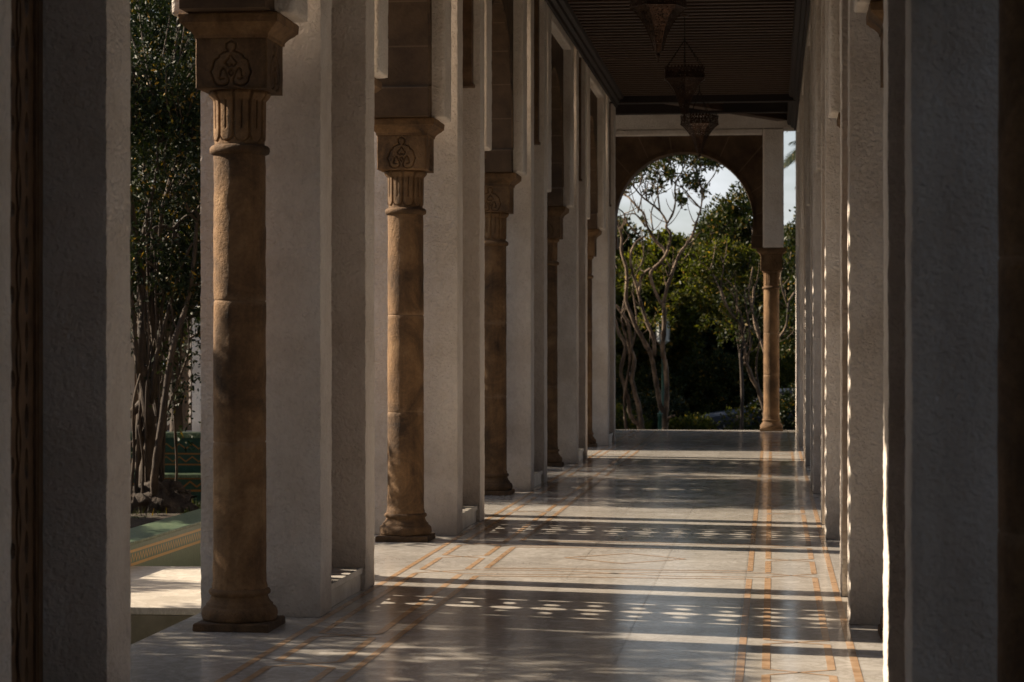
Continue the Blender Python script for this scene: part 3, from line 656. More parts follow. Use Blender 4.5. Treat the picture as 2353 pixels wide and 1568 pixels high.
for side, X, s in (('left', XL, 1), ('right', XR, -1)):
    for k in range(-2, 6):
        y = pairY(k); g1 = f'white piers of the {side} colonnade'
        place_pier((X, y, 0), 0, lab_pair(side, k, 'near'), g1)
        place_pier((X, y + 1.46, 0), 0, lab_pair(side, k, 'far'), g1)
        place_screen((X + s * .07, y + .90, 0), 0, side == 'right', (lab_pair(side, k, 'screen'), lab_pair(side, k, 'sill')), ('pierced screens between the piers', 'marble sills between the piers'))
    for j in range(-3, 5 if side == 'right' else 4):
        yc = openY(j) if j < 4 else 39.9
        o = seen_pair.get(j + 1, None); o2 = seen_pair.get(j + 2, 'corner')
        if j < -1: d = 'just ahead of' if j == -2 else 'behind'; la = f'brown stone arch {d} the viewpoint on the {side}, out of the picture'; lc = (f'brown stone column {d} the viewpoint on the {side}, nearer of two', f'brown stone column {d} the viewpoint on the {side}, farther of two')
        elif j == -1: la = f'brown stone arch on the {side} nearest the camera, cropped by the picture top'; lc = (f'brown stone column hidden behind the first pair of piers on the {side}', {'left': 'nearest full brown stone column on the left, mostly shaded, before the second piers', 'right': 'brown stone column on the right showing only its cornice and base edge past the near pier'}[side])
        else:
            la = f'brown arch in white frame on the {side} between pier pairs {seen_pair[j+1]} and {o2}'
            lc = (f'brown stone column just beyond the {seen_pair[j+1]} pair of piers on the {side}', f'brown stone column just before the {o2} pair of piers on the {side}')
            if side == 'left' and j == 0: lc = (lc[0], 'second full brown stone column on the left, its left third brightly sunlit')
        ar = place_arch(side_arch, (X, yc, 0), 0, la, f'arches of the {side} colonnade'); dn = 0
        if j == -1: ar.location.y = 10.805; ar.scale.y = 1.043; dn = -.2          # arch stretched and near column shifted so sun reaches the right pier edge
        for q, sg in enumerate((-1, 1)): place_column((X, yc + sg * 1.50 + (dn if sg < 0 else 0), 0), lc[q], f'stone columns of the {side} colonnade')
place_pier((XR, 42.10, 0), 0, 'white roughcast corner pier at the far right end with one bright sunlit edge', 'white piers of the right colonnade')
place_pier((XR, 42.45, 0), 0, 'white roughcast corner pier at the far right end, set behind the sunlit one', 'white piers of the right colonnade')

# far end wall: one arch across the corridor, its right column and frame in full view
YE = 42.45
place_arch(end_arch, (-1.67, YE, 0), R(90), 'dark brown round arch in white frame closing the far end of the corridor', 'arches at the far end')
place_column((-.02, YE, 0), 'free-standing brown column at the right foot of the far end arch', 'columns at the far end')
place_column((-3.32, YE, 0), 'brown column at the left foot of the far end arch', 'columns at the far end')
# gallery turning left at the far end: both of its long walls
for nm, yy, off in (('north', YE, 0), ('south', 37.34, 0)):
    for q, x in enumerate((-3.74, -9.50)):
        if nm == 'south' and q == 0: x = -3.75
        for w, dx in (('nearer', 0), ('farther', -1.46)): place_pier((x + dx, yy, 0), R(90), f'white pier of the side gallery {nm} wall, {w} one of its {NTH[q]} pair', 'white piers of the side gallery')
        place_screen((x - .90, yy + (-.07 if nm == 'north' else .07), 0), R(90), nm == 'north' and False, (f'brown pierced screen in the side gallery {nm} wall, {NTH[q]} bay', f'marble sill in the side gallery {nm} wall, {NTH[q]} bay'), ('screens of the side gallery', 'sills of the side gallery'))
    place_arch(side_arch, (-7.52, yy, 0), R(90), f'brown arch in white frame in the {nm} wall of the side gallery', 'arches of the side gallery')
    for q, sg in enumerate((1, -1)): place_column((-7.52 + sg * 1.5, yy, 0), f'brown column under the {nm} side gallery arch, {("right", "left")[q]} foot', 'columns of the side gallery')
for nm, a, b_, lab in (('wall_beam', (-3.375, -18, HB + .002), (-2.655, 37.0, 6.055), 'white plaster beam running above the left colonnade'),
                       ('wall_beam', (.445, -18, HB + .002), (1.165, 42.09, 6.055), 'white plaster beam running above the right colonnade'),
                       ('wall_beam', (-15, 42.11, HB + .002), (1.17, 42.79, 6.055), 'white plaster beam across the far end above the arch'),
                       ('wall_beam', (-15, 37.005, HB + .002), (-2.655, 37.68, 6.055), 'white plaster beam over the garden side of the side gallery')):
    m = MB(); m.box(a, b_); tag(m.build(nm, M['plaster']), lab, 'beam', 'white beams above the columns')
# solid wall added behind the viewpoint to keep sky light out of the corridor
m = MB(); m.box((-6, -18.4, -.1), (5, -18.02, 6.4)); tag(m.build('sky_blocker_wall', M['plaster']), 'plain plaster wall added behind the viewpoint to keep out sky light', 'wall')

# ------------------------------------------------------------------ hanging lanterns
def make_lantern(loc, label):
    t = empty('hanging_lantern', loc, R(11), label, 'lantern', 'pierced copper lanterns hung along the ceiling')
    n = 6
    def hexl(prof, name, mt, par):
        v = []; f = []
        sub = 6
        for r_, z in prof:
            for k in range(n):
                a0, a1 = 2 * math.pi * k / n, 2 * math.pi * (k + 1) / n
                for q in range(sub):
                    u = q / sub; x = r_ * ((1 - u) * math.cos(a0) + u * math.cos(a1)); y_ = r_ * ((1 - u) * math.sin(a0) + u * math.sin(a1)); v.append((x, y_, z))
        k_ = n * sub
        for i in range(len(prof) - 1):
            for q in range(k_): f.append((i * k_ + q, i * k_ + (q + 1) % k_, (i + 1) * k_ + (q + 1) % k_, (i + 1) * k_ + q))
        me = bpy.data.meshes.new(name); me.from_pydata(v, [], f); me.update(); return link(name, me, mt, par)
    body = hexl([(.042, -.435), (.052, -.40), (.060, -.36), (.085, -.28), (.125, -.19), (.175, -.11), (.235, -.04), (.290, 0)], 'bowl', M['pierced'], t)
    crown = hexl([(.290, .004), (.286, .03), (.286, .10), (.290, .118)], 'crown', M['pierced'], t)
    m = MB(); nq = 72                                       # cresting of small pointed leaves
    for k in range(nq):
        c = k / 12; i = int(c); u = c - i; a0, a1 = math.pi * i / 3, math.pi * (i + 1) / 3
        x, y_ = .2885 * ((1 - u) * math.cos(a0) + u * math.cos(a1)), .2885 * ((1 - u) * math.sin(a0) + u * math.sin(a1))
        m.v += [(x, y_, .112), (x * 1.01, y_ * 1.01, .122 if k % 2 else .158)]
    for k in range(nq): q = (k + 1) % nq; m.f.append((2 * k, 2 * q, 2 * q + 1, 2 * k + 1))
    m.build('cresting', M['brass'], crown)
    m = MB()
    for k in range(6):                                       # seam ribs and the rims
        a = math.pi * k / 3; pr = [(.292, .0), (.237, -.04), (.177, -.11), (.127, -.19), (.087, -.28), (.062, -.36), (.044, -.435)]
        m.tube([(r_ * math.cos(a), r_ * math.sin(a), z) for r_, z in pr], .0045, 5)
        b_ = math.pi * (k + 1) / 3
        for r_, z in ((.292, 0), (.292, .118), (.062, -.36)): m.tube([(r_ * math.cos(a), r_ * math.sin(a), z), (r_ * math.cos(b_), r_ * math.sin(b_), z)], .0055, 5)
    m.build('ribs', M['brass'], t)
    m = MB(); m.lathe([(.0, -.545), (.010, -.538), (.012, -.52), (.006, -.508), (.016, -.498), (.026, -.48), (.022, -.462), (.010, -.452), (.034, -.440), (.044, -.433), (.0, -.43)], 16); m.build('finial', M['brass'], t, smooth=True)
    m = MB(); top = (0, 0, .50)
    for k in range(6):
        a = math.pi * k / 3; e = (.27 * math.cos(a), .27 * math.sin(a), .14)
        for q in range(14):
            w0, w1 = q / 14, (q + .78) / 14; A = Vector(e).lerp(Vector(top), w0); B = Vector(e).lerp(Vector(top), w1)
            m.tube([tuple(A), tuple(B)], .0048 if q % 2 else .0075, 4)
    for q in range(11): m.tube([(0, 0, .50 + q * .03), (0, 0, .50 + q * .03 + .025)], .006 if q % 2 else .010, 5)
    m.lathe([(.0, .488), (.02, .495), (.024, .505), (.0, .515)], 10)
    m.build('chains', M['iron'], t)
    m = MB(); m.lathe([(.0, .815), (.05, .812), (.055, .80), (.02, .785), (.0, .78)], 14); m.build('ceiling_rose', M['brass'], t)
    return t
lant_labels = ['pierced copper lantern nearest the camera, its crown cut by the picture top', 'middle of the three pierced copper lanterns under the slatted ceiling', 'farthest pierced copper lantern, hanging before the far end arch']
L0 = None
def copy_tree(o, parent=None):
    c = o.copy(); col.objects.link(c); c.parent = parent
    for ch in list(o.children): copy_tree(ch, c)
    return c
for i, yy in enumerate((22.2, 28.16, 33.92)):
    if L0 is None: L0 = make_lantern((-1.135, yy, 4.985), lant_labels[0])
    else:
        c = copy_tree(L0); c.location = (XC, yy, 4.985); c['label'] = lant_labels[i]; c.rotation_euler.z = R((11, 34, 3)[i])
TREES = {
 'A': [
  (47, 0.095, 0.05, [(-2.73,-0.25),(-2.78,0.09),(-2.82,0.36),(-2.88,0.56),(-2.92,0.76),(-2.96,0.92),(-2.92,1.17),(-2.91,1.37),(-2.99,1.58),(-3.03,2.03),(-3.18,2.32),(-3.31,2.49)]),
  (47, 0.05, 0.04, [(-2.96,0.92),(-3.02,1.04)]),
  (47, 0.085, 0.05, [(-2.79,-0.14),(-2.91,0.02),(-3.01,0.2),(-3.03,0.45),(-3.11,0.76),(-3.19,1.1),(-3.09,1.6),(-3.24,1.9),(-3.31,2.18)]),
 ],
 'B': [
  (46.5, 0.12, 0.085, [(-2.23,-0.23),(-2.23,0.11),(-2.2,0.47),(-2.2,0.82),(-2.22,1.18),(-2.26,1.4),(-2.28,1.58),(-2.25,1.95),(-2.25,2.31),(-2.27,2.5)]),
  (46.5, 0.1, 0.09, [(-2.25,0.11),(-2.33,0.34),(-2.4,0.73),(-2.46,1.09),(-2.5,1.32),(-2.56,1.53),(-2.58,1.54)]),
  (46.5, 0.07, 0.03, [(-2.19,0.02),(-2.03,0.17)]),
  (46.5, 0.09, 0.04, [(-2.58,1.54),(-2.74,1.84),(-2.85,2.04),(-2.96,2.32),(-3.05,2.59),(-3.03,2.96),(-3.05,3.27),(-3.15,3.6),(-3.14,3.88),(-3.18,4.06),(-3.19,4.07),(-3.29,4.34),(-3.37,4.52)]),
  (46.5, 0.085, 0.04, [(-2.46,1.4),(-2.47,1.76),(-2.6,2.08),(-2.71,2.41),(-2.78,2.68),(-2.83,2.87),(-2.91,3.14),(-2.96,3.51),(-2.83,3.79),(-2.65,3.91)]),
  (46.5, 0.05, 0.035, [(-2.78,2.68),(-2.74,3.01),(-2.65,3.16),(-2.52,3.23)]),
  (46.5, 0.075, 0.03, [(-2.27,2.5),(-2.36,2.59),(-2.49,2.9),(-2.53,3.16),(-2.36,3.34),(-2.21,3.53),(-2.13,3.78),(-2.12,3.98),(-2.21,4.11),(-2.2,4.21),(-2.34,4.44),(-2.54,4.61),(-2.72,4.75),(-2.88,4.95),(-2.99,5.12)]),
  (46.5, 0.055, 0.025, [(-2.21,3.53),(-2.28,3.67),(-2.41,3.8),(-2.54,4.0),(-2.61,4.15),(-2.66,4.37),(-2.8,4.51),(-3.02,4.75),(-3.23,4.82)]),
  (46.5, 0.075, 0.02, [(-2.27,2.5),(-2.19,2.83),(-2.1,3.09),(-2.03,3.29),(-1.92,3.56),(-1.79,3.73),(-1.67,3.91),(-1.62,4.05),(-1.59,4.15),(-1.48,4.5),(-1.46,4.86),(-1.54,5.12),(-1.59,5.46),(-1.58,5.63)]),
  (46.5, 0.035, 0.015, [(-2.18,4.19),(-2.06,4.41),(-2.01,4.67),(-2.02,4.87),(-1.98,5.07),(-1.86,5.29),(-1.89,5.57),(-1.83,5.67)]),
  (46.5, 0.03, 0.012, [(-2.34,4.44),(-2.38,4.77),(-2.38,4.97),(-2.33,5.17),(-2.4,5.47)]),
  (46.5, 0.03, 0.012, [(-1.5,4.5),(-1.67,4.68),(-1.86,4.92),(-2.0,4.99),(-2.26,5.31)]),
  (46.5, 0.022, 0.01, [(-1.46,4.86),(-1.23,5.14),(-1.11,5.38)]),
  (46.5, 0.025, 0.012, [(-2.48,4.03),(-2.53,4.37),(-2.46,4.63),(-2.38,4.79),(-2.26,4.95)]),
  (46.5, 0.03, 0.015, [(-2.64,4.11),(-2.84,4.37),(-3.0,4.38),(-3.23,4.32)]),
  (46.5, 0.03, 0.015, [(-2.72,3.87),(-3.0,4.17),(-3.09,4.39),(-3.23,4.52),(-3.27,4.66)]),
  (46.5, 0.025, 0.01, [(-2.8,4.41),(-2.73,4.75),(-2.78,4.97),(-2.71,5.17)]),
  (46.5, 0.018, 0.01, [(-2.62,4.69),(-2.64,4.97),(-2.59,5.17),(-2.44,4.95),(-2.38,4.87)]),
  (46.5, 0.03, 0.025, [(-2.16,3.07),(-2.13,3.27),(-2.21,3.42)]),
 ],
 'C': [
  (48, 0.085, 0.065, [(-0.13,-0.28),(-0.18,0.25),(-0.32,0.71),(-0.42,0.89),(-0.52,1.15),(-0.6,1.26)]),
  (48, 0.05, 0.025, [(-0.6,1.26),(-0.59,1.42),(-0.58,1.53),(-0.59,1.58),(-0.64,1.86),(-0.7,2.09),(-0.79,2.2),(-0.92,2.37),(-1.04,2.62),(-1.17,2.94),(-1.34,3.26),(-1.58,3.47),(-1.73,3.62)]),
  (48, 0.045, 0.02, [(-0.53,1.2),(-0.52,1.42),(-0.48,1.53),(-0.47,1.58),(-0.49,1.96),(-0.53,2.28),(-0.58,2.58),(-0.59,2.83),(-0.51,2.92)]),
  (48, 0.04, 0.02, [(-0.64,1.86),(-0.66,2.24),(-0.76,2.47),(-0.85,2.75),(-1.04,2.94),(-1.3,3.19)]),
  (48, 0.03, 0.015, [(-0.76,2.24),(-0.76,2.71),(-0.85,2.9),(-0.98,3.05)]),
  (48, 0.035, 0.02, [(-0.53,2.28),(-0.42,2.52),(-0.38,2.9),(-0.29,3.09)]),
 ],
 'D': [
  (49, 0.07, 0.025, [(0.09,0.04),(-0.01,1.0),(-0.22,1.62),(-0.37,2.02),(-0.43,2.45),(-0.41,2.93)]),
  (49, 0.05, 0.03, [(0.01,0.91),(0.09,1.68),(0.17,1.83),(0.3,2.06),(0.34,2.44),(0.36,2.6),(0.49,2.81)]),
  (49, 0.03, 0.015, [(0.34,2.44),(0.2,2.93),(0.19,3.23),(0.36,3.46),(0.41,3.69)]),
 ],
}
# ------------------------------------------------------------------ planting
rng = np.random.default_rng(7); random.seed(7)
def leaf_mesh(name, C, out, per, L, W, seed, spread=.05, up=.25, outw=.8, droop=0.0):
    """C (n,3) twig ends, out (n,3) outward directions"""
    r = np.random.default_rng(seed); n = len(C) * per
    c = np.repeat(C, per, 0) + r.normal(0, spread, (n, 3)); o = np.repeat(out, per, 0)
    d = r.normal(0, 1, (n, 3)); d /= np.linalg.norm(d, axis=1, keepdims=True) + 1e-9
    d = d + o * outw + np.array([0, 0, up - droop]); d /= np.linalg.norm(d, axis=1, keepdims=True) + 1e-9
    s = np.cross(d, r.normal(0, 1, (n, 3))); s /= np.linalg.norm(s, axis=1, keepdims=True) + 1e-9
    nn = np.cross(d, s); l = (L * r.uniform(.6, 1.25, n))[:, None]; w = (W * r.uniform(.7, 1.2, n))[:, None]
    V = np.stack([c, c + d * l * .42 + s * w + nn * w * .35, c + d * l - nn * l * .06, c + d * l * .42 - s * w + nn * w * .35], 1).reshape(-1, 3)
    F = np.arange(n * 4).reshape(-1, 4)
    return npmesh(name, V, F)
def blob_points(blobs, seed, gap=.0, gs=1.6):
    r = np.random.default_rng(seed); A = []; O = []
    for cx, cy, cz, rx, ry, rz, n in blobs:
        d = r.normal(0, 1, (n, 3)); d /= np.linalg.norm(d, axis=1, keepdims=True); rad = r.uniform(.25, 1, n) ** .45
        lump = 1 + .22 * vnoise(d * 2.3 + cx, seed) + .12 * vnoise(d * 5 + cy, seed + 1)
        p = d * (rad * lump)[:, None] * np.array([rx, ry, rz]) + np.array([cx, cy, cz]); A.append(p); O.append(d)
    A = np.concatenate(A); O = np.concatenate(O)
    if gap > -1:
        k = vnoise(A * gs + 11, seed + 5) + .5 * vnoise(A * gs * 2.3, seed + 6) > gap; A, O = A[k], O[k]
    return A, O
def smooth_path(pts, sub=4):
    P_ = [np.array(p, float) for p in pts]; out = []
    for i in range(len(P_) - 1):
        p0 = P_[max(i - 1, 0)]; p1, p2 = P_[i], P_[i + 1]; p3 = P_[min(i + 2, len(P_) - 1)]
        for q in range(sub):
            t = q / sub; out.append(.5 * ((2 * p1) + (-p0 + p2) * t + (2 * p0 - 5 * p1 + 4 * p2 - p3) * t * t + (-p0 + 3 * p1 - 3 * p2 + p3) * t ** 3))
    out.append(P_[-1]); return out
def limb(m, pts, r0, r1, seg=9, jit=.12):
    pp = smooth_path(pts); n = len(pp); rad = []
    for i in range(n):
        t = i / (n - 1); rad.append((r0 + (r1 - r0) * t) * (1 + jit * math.sin(i * 2.1 + r0 * 90) * .6 + random.uniform(-jit, jit) * .5))
    m.tube([tuple(p) for p in pp], rad, seg)
def tree(name, loc, label, cat, group, stems, blobs, leafm, barkm, per=8, L=.09, W=.022, seed=1, gap=-.15, gs=1.6, up=.25, spread=.05, twigs=60, rough=0):
    t = empty(name, loc, 0, label, cat, group)
    m = MB()
    for pts, r0, r1 in stems: limb(m, pts, r0, r1)
    A, O = blob_points(blobs, seed, gap, gs)
    # twigs from the stems out to the leaf clusters
    if twigs and stems:
        anchors = np.array([p for pts, _, _ in stems for p in smooth_path(pts)[3:]])
        idx = np.random.default_rng(seed).permutation(len(A))[:twigs]
        for i in idx:
            dd = np.linalg.norm(anchors - A[i] + np.array([0, 0, .3]), axis=1); a = anchors[dd.argmin()]
            if dd.min() > 2.4: continue
            mid = (a + A[i]) / 2 + np.array([random.uniform(-.08, .08), random.uniform(-.08, .08), -.06]); limb(m, [a, mid, A[i]], .016, .005, 5)
    if m.v: m.build('trunk', barkm, t, smooth=True)
    link('crown', leaf_mesh('crown', A, O, per, L, W, seed, spread, up), leafm, t)
    return t

# --- west garden seen past the first pair of piers on the left
def wp(x, y, Y=23.5, dy=0): return (-6.86 + (x - 340) * .00475 + 6.8, dy, 1.6 - (y - 797) / 214 + .25)
def wst(pts, r0, r1, dy=0): return ([(*wp(x, y)[:1], dy + .12 * math.sin(i * 1.3 + x), wp(x, y)[2]) for i, (x, y) in enumerate(pts)], r0, r1)
stems = [wst([(372, 1195), (375, 1120), (385, 1040), (397, 960), (408, 880), (425, 780), (440, 700), (458, 600), (470, 480)], .05, .022, -.25),
         wst([(335, 1195), (332, 1100), (338, 1020), (347, 960), (338, 900), (331, 800), (328, 700), (318, 600), (303, 450), (290, 300)], .085, .035),
         wst([(347, 965), (338, 995), (318, 1018), (296, 1032), (270, 1030)], .05, .03), wst([(345, 905), (322, 935), (298, 960), (270, 975)], .06, .035),
         wst([(335, 920), (346, 820), (343, 700), (349, 600), (350, 525), (372, 512), (390, 522), (400, 550)], .045, .02, .1),
         wst([(315, 720), (345, 640), (365, 560), (400, 500), (448, 468)], .032, .016, .15), wst([(355, 930), (374, 820), (396, 700), (420, 620), (458, 555)], .026, .014, -.1),
         wst([(308, 1195), (312, 1000), (318, 850), (307, 700), (312, 560)], .045, .025, .2), wst([(325, 1195), (322, 1080), (326, 950), (322, 800)], .025, .015, -.15),
         wst([(350, 1195), (357, 1090), (352, 980), (362, 850), (356, 720), (372, 620)], .028, .015, .25), wst([(343, 1195), (340, 1110), (346, 1050), (341, 980)], .018, .012, -.3),
         wst([(360, 600), (380, 480), (400, 380), (420, 300)], .022, .01), wst([(318, 600), (335, 480), (350, 380), (355, 250)], .03, .012, .1), wst([(330, 860), (316, 700), (300, 620)], .03, .02, -.2)]
rs_ = random.Random(12)
for q in range(16):
    x0 = rs_.uniform(302, 368); pts_ = [(x0, 1195)]; dx = rs_.uniform(-14, 22)
    for j in range(1, 6): pts_.append((x0 + dx * j / 2 + rs_.uniform(-9, 9), 1195 - j * rs_.uniform(95, 150)))
    stems.append(wst(pts_, rs_.uniform(.014, .028), .008, rs_.uniform(-.3, .5)))
tw = tree('garden_tree', (-6.8, 23.9, -.25), 'many-stemmed dark leafy tree in the left garden behind the green tiled kerb', 'tree', None, stems,
          [(.1, .3, 3.6, 1.15, 1.1, 1.5, 2500), (.2, .5, 5.1, 1.4, 1.3, 1.1, 2300), (-.2, .5, 2.3, 1.0, .9, .7, 200), (.35, .2, 1.55, .5, .6, .7, 110), (-.3, 1.2, 1.0, .8, .5, .6, 60)],
          M['leaf_dark'], M['bark_dark'], per=11, L=.075, W=.014, seed=21, gap=-.2, gs=1.9, twigs=120)
V, F = grid_box((-.5, -.4, -.1), (.5, .4, .30), .035)
d_ = np.maximum(0, 1 - (V[:, 0] / .5) ** 2 - (V[:, 1] / .4) ** 2); V[:, 2] = -.08 + (V[:, 2] + .1) * np.sqrt(d_) ; V = V + vn3(V * 9, 2) * .09 + vn3(V * 20, 4) * .04
link('rootstock', npmesh('rootstock', V, F, True), M['root'], tw).location = (.05, 0, 0)

gr_ = np.random.default_rng(77); n_ = 9000; P0 = np.stack([gr_.uniform(-8.5, -5.05, n_), gr_.uniform(16.2, 26, n_), np.full(n_, -.25)], 1); k_ = vnoise(P0 * 1.3, 9) > .0; P0 = P0[k_]
n_ = len(P0); hv_ = gr_.normal(0, .3, (n_, 3)); hv_[:, 2] = 1; hv_ = hv_ / np.linalg.norm(hv_, axis=1, keepdims=True) * gr_.uniform(.05, .13, (n_, 1)); sv_ = np.stack([gr_.normal(0, 1, n_), gr_.normal(0, 1, n_), np.zeros(n_)], 1) * .005
gme = npmesh('grass', np.stack([P0 - sv_, P0 + sv_, P0 + sv_ * .3 + hv_, P0 - sv_ * .3 + hv_], 1).reshape(-1, 3), np.arange(n_ * 4).reshape(-1, 4)); tag(link('grass', gme, M['leaf']), 'short grass growing behind the green tiled kerb', 'grass', kind='stuff')
def plain_stems(h, r, n=3, lean=.3, seed=0):
    rr_ = random.Random(seed); S = [([(0, 0, -.1), (.03, .02, h * .22), (-.02, .04, h * .4)], r, r * .8)]
    for k in range(n):
        a = 2 * math.pi * k / n + rr_.uniform(-.5, .5); S.append(([(-.02, .04, h * .38), (lean * .4 * math.cos(a), lean * .4 * math.sin(a), h * .58), (lean * math.cos(a), lean * math.sin(a), h * .8), (lean * 1.7 * math.cos(a), lean * 1.7 * math.sin(a), h)], r * .62, r * .22))
    return S
W_G = 'leafy trees of the left garden'
tree('garden_tree', (-7.6, 26.9, -.25), 'dense dark tree in the left garden, right behind the many-stemmed one', 'tree', W_G, plain_stems(4.2, .1, 4, .6, 2), [(0, 0, 3.9, 1.5, 1.9, 1.7, 2600), (.3, .2, 5.1, 1.3, 1.5, .8, 900), (.4, .3, 6.2, 1.5, 1.6, .9, 1300)], M['leaf_dark'], M['bark_dark'], per=8, L=.10, W=.022, seed=31, gap=-.2, twigs=40)
tree('garden_tree', (-8.4, 30.6, -.25), 'dark tree farthest back in the left garden', 'tree', W_G, plain_stems(4.0, .1, 4, .6, 3), [(.2, 0, 3.7, 1.6, 1.9, 1.7, 2400), (.3, .2, 6.0, 1.8, 1.7, 1.1, 1500)], M['leaf_dark'], M['bark_dark'], per=8, L=.11, W=.025, seed=32, gap=-.2, twigs=40)
tree('garden_tree', (-10.2, 27.5, -.25), 'tree in the left garden beside the wall of the side gallery', 'tree', W_G, plain_stems(4.4, .1, 4, .6, 4), [(0, 0, 3.2, 1.5, 1.5, 2.2, 2200)], M['leaf_dark'], M['bark_dark'], per=8, L=.11, W=.025, seed=33, gap=-.1, twigs=40)
tree('garden_tree', (-8.3, 12.95, -.25), 'leafy tree out of view on the left whose shade dapples the near floor', 'tree', W_G, plain_stems(3.9, .1, 4, .6, 5), [(0, -.2, 3.75, 1.2, 2.0, 1.35, 2600), (0, -2.0, 3.4, 1.1, 1.2, 1.2, 1100)], M['leaf'], M['bark_dark'], per=8, L=.12, W=.03, seed=34, gap=-.22, gs=2.0, twigs=40)
tree('garden_tree', (-9.2, 9.0, -.25), 'unseen leafy tree added on the left to cut bounce near the camera', 'tree', W_G, plain_stems(3.9, .1, 4, .6, 6), [(.2, -.2, 3.6, 1.4, 2.2, 1.6, 2600)], M['leaf'], M['bark_dark'], per=8, L=.12, W=.03, seed=35, gap=-.1, gs=2.0, twigs=30)  # added to cut bounce light from the unseen near floor
tree('garden_shrub', (-6.75, 18.95, -.25), 'tall loose shrub in the left garden hidden behind the piers', 'shrub', None, plain_stems(2.6, .05, 4, .35, 7), [(0, 0, 2.55, .6, .55, .75, 330), (0, 0, 1.5, .5, .5, .7, 200)], M['leaf'], M['bark_dark'], per=8, L=.11, W=.026, seed=36, gap=-.1, gs=2.6, twigs=20)

for i, y in enumerate((-6, -1, 4, 9.5, 15, 20.5, 26, 31.5, 37, 43)):  # row added outside the right openings to block low sky
    tree('sky_blocker_tree', (5.6 + .5 * (i % 2), y, -.25), 'unseen leafy tree added to block the right-hand sky, number ' + ('one', 'two', 'three', 'four', 'five', 'six', 'seven', 'eight', 'nine', 'ten')[i] + ' from the south', 'tree', 'trees added to block the right-hand sky', plain_stems(4.4, .1, 4, .6, 80 + i),
         [(0, 0, 3.6, 1.6, 2.5, 2.6, 1500), (0, 0, 1.2, 1.2, 2.2, 1.0, 500)], M['leaf'], M['bark_dark'], per=6, L=.22, W=.06, seed=600 + i, gap=-.4, gs=1.2, twigs=10)
m = MB(); m.box((-7.4, -18, -.3), (-7.0, 9.9, 7.5)); tag(m.build('sun_blocker_wall', M['render']), 'high wall added left of the viewpoint to block sun, out of the picture', 'wall')  # added to block sun and sky light around the nearest bays

for i, y in enumerate((15.5, 17.2, 19.0, 20.8, 22.6)):  # row added to shade the garden soil and the terrace
    tree('garden_shrub', (-9.2, y, -.25), 'unseen tall shrub added to shade the left garden, ' + ('nearest', 'second', 'third', 'fourth', 'farthest')[i] + ' of the row', 'shrub', 'hidden shrubs added to shade the left garden', plain_stems(2.8, .05, 4, .35, 60 + i), [(0, 0, 2.2, .65, 1.05, 1.15, 900), (0, 0, 1.0, .6, 1.0, .9, 500)], M['leaf'], M['bark_dark'], per=7, L=.13, W=.04, seed=38 + i, gap=-.32, gs=2.2, twigs=16)
# tiled kerb and tiled walls of the garden
ti1 = tiles('green_tiles_yellow_zigzag', [(-.004, .017), (.094, .114)], [(.056, .025, .010)], pitch=.07)
ti2 = tiles('dark_green_tiles_zigzag', [(-.10, -.075), (.045, .07)], [(-.012, .032, .012)], base=(.012, .045, .032), alt=(.02, .06, .045), pitch=.16)
ti3 = tiles('dark_green_tiles_upper', [(.30, .32), (.17, .19)], [(.40, .03, .01), (.245, .03, .01)], base=(.012, .042, .032), alt=(.02, .06, .045), pitch=.16)
topm = noisy('sage_green_glazed_tiles', [(.32, (.05, .09, .055)), (.5, (.10, .15, .09)), (.66, (.20, .24, .15))], scale=38, rough=.35, bscale=50, bstr=.3, vary=False)
k = empty('tiled_kerb', (-4.65, 15.0, 0), R(90), 'low green tiled planter kerb with yellow lines and zigzag beside the terrace', 'kerb')
m = MB(); m.box((0, 0, -.7), (21.4, .34, .150)); m.build('wall', ti1, k)
m = MB(); m.box((-.012, -.014, .152), (21.4, .355, .175)); m.build('coping', topm, k, bevel=.006)
k = empty('tiled_wall', (-11.5, 25.4, 0), 0, 'low dark green tiled wall with orange zigzag band behind the many-stemmed tree', 'wall', 'green tiled walls in the left garden')
m = MB(); m.box((0, 0, -.5), (6.4, .35, .06)); m.build('wall', ti2, k); m = MB(); m.box((-.01, -.02, .062), (6.41, .36, .10)); m.build('coping', topm, k, bevel=.006)
k = empty('tiled_wall', (-11.5, 26.1, 0), 0, 'upper dark green tiled wall with faint pattern, stepping up behind the lower one', 'wall', 'green tiled walls in the left garden')
m = MB(); m.box((0, 0, -.5), (6.4, .4, .50)); m.build('wall', ti3, k); m = MB(); m.box((-.01, -.02, .502), (6.41, .41, .56)); m.build('coping', topm, k, bevel=.006)

# --- north garden, seen through the end arch
def to3(Y, pts, seed, amp=.35):
    r = random.Random(seed); a, b_ = r.uniform(0, 6), r.uniform(.4, .9); n = len(pts)
    return [(x, amp * math.sin(a + i * b_) * (i / max(n - 1, 1)), z) for i, (x, z) in enumerate(pts)]
def bxy(x, y): return (-1.58 + (x - 905) * .00197, 5.63 - (y - 615) * .002)
tufts = [(640,660,70),(560,640,60),(720,640,50),(480,740,60),(440,870,55),(430,1010,30),(600,790,60),(640,850,50),(330,800,60),(240,880,50),(780,690,35),(800,870,55),(830,930,40),(900,800,50),(960,690,60),(940,640,60),(1050,680,60),(900,960,35),(950,930,40),(730,1080,35),(750,1120,40),(990,1030,30),(880,650,40),(150,960,50),(420,730,50),(540,940,30),(1000,730,40),(620,560,60),(700,560,60),(820,560,60),(300,700,60),(500,600,60),(130,860,60),(1080,740,30),(1130,700,30)]
hT = {'A': 'pair of bare tan trunks at the left of the far arch view', 'B': 'tall crooked many-branched tree in the middle of the far arch, partly hiding the garden lamp', 'C': 'slender forked tree just left of the free-standing column beyond the arch', 'D': 'slender tree seen on both sides of the free-standing end column'}
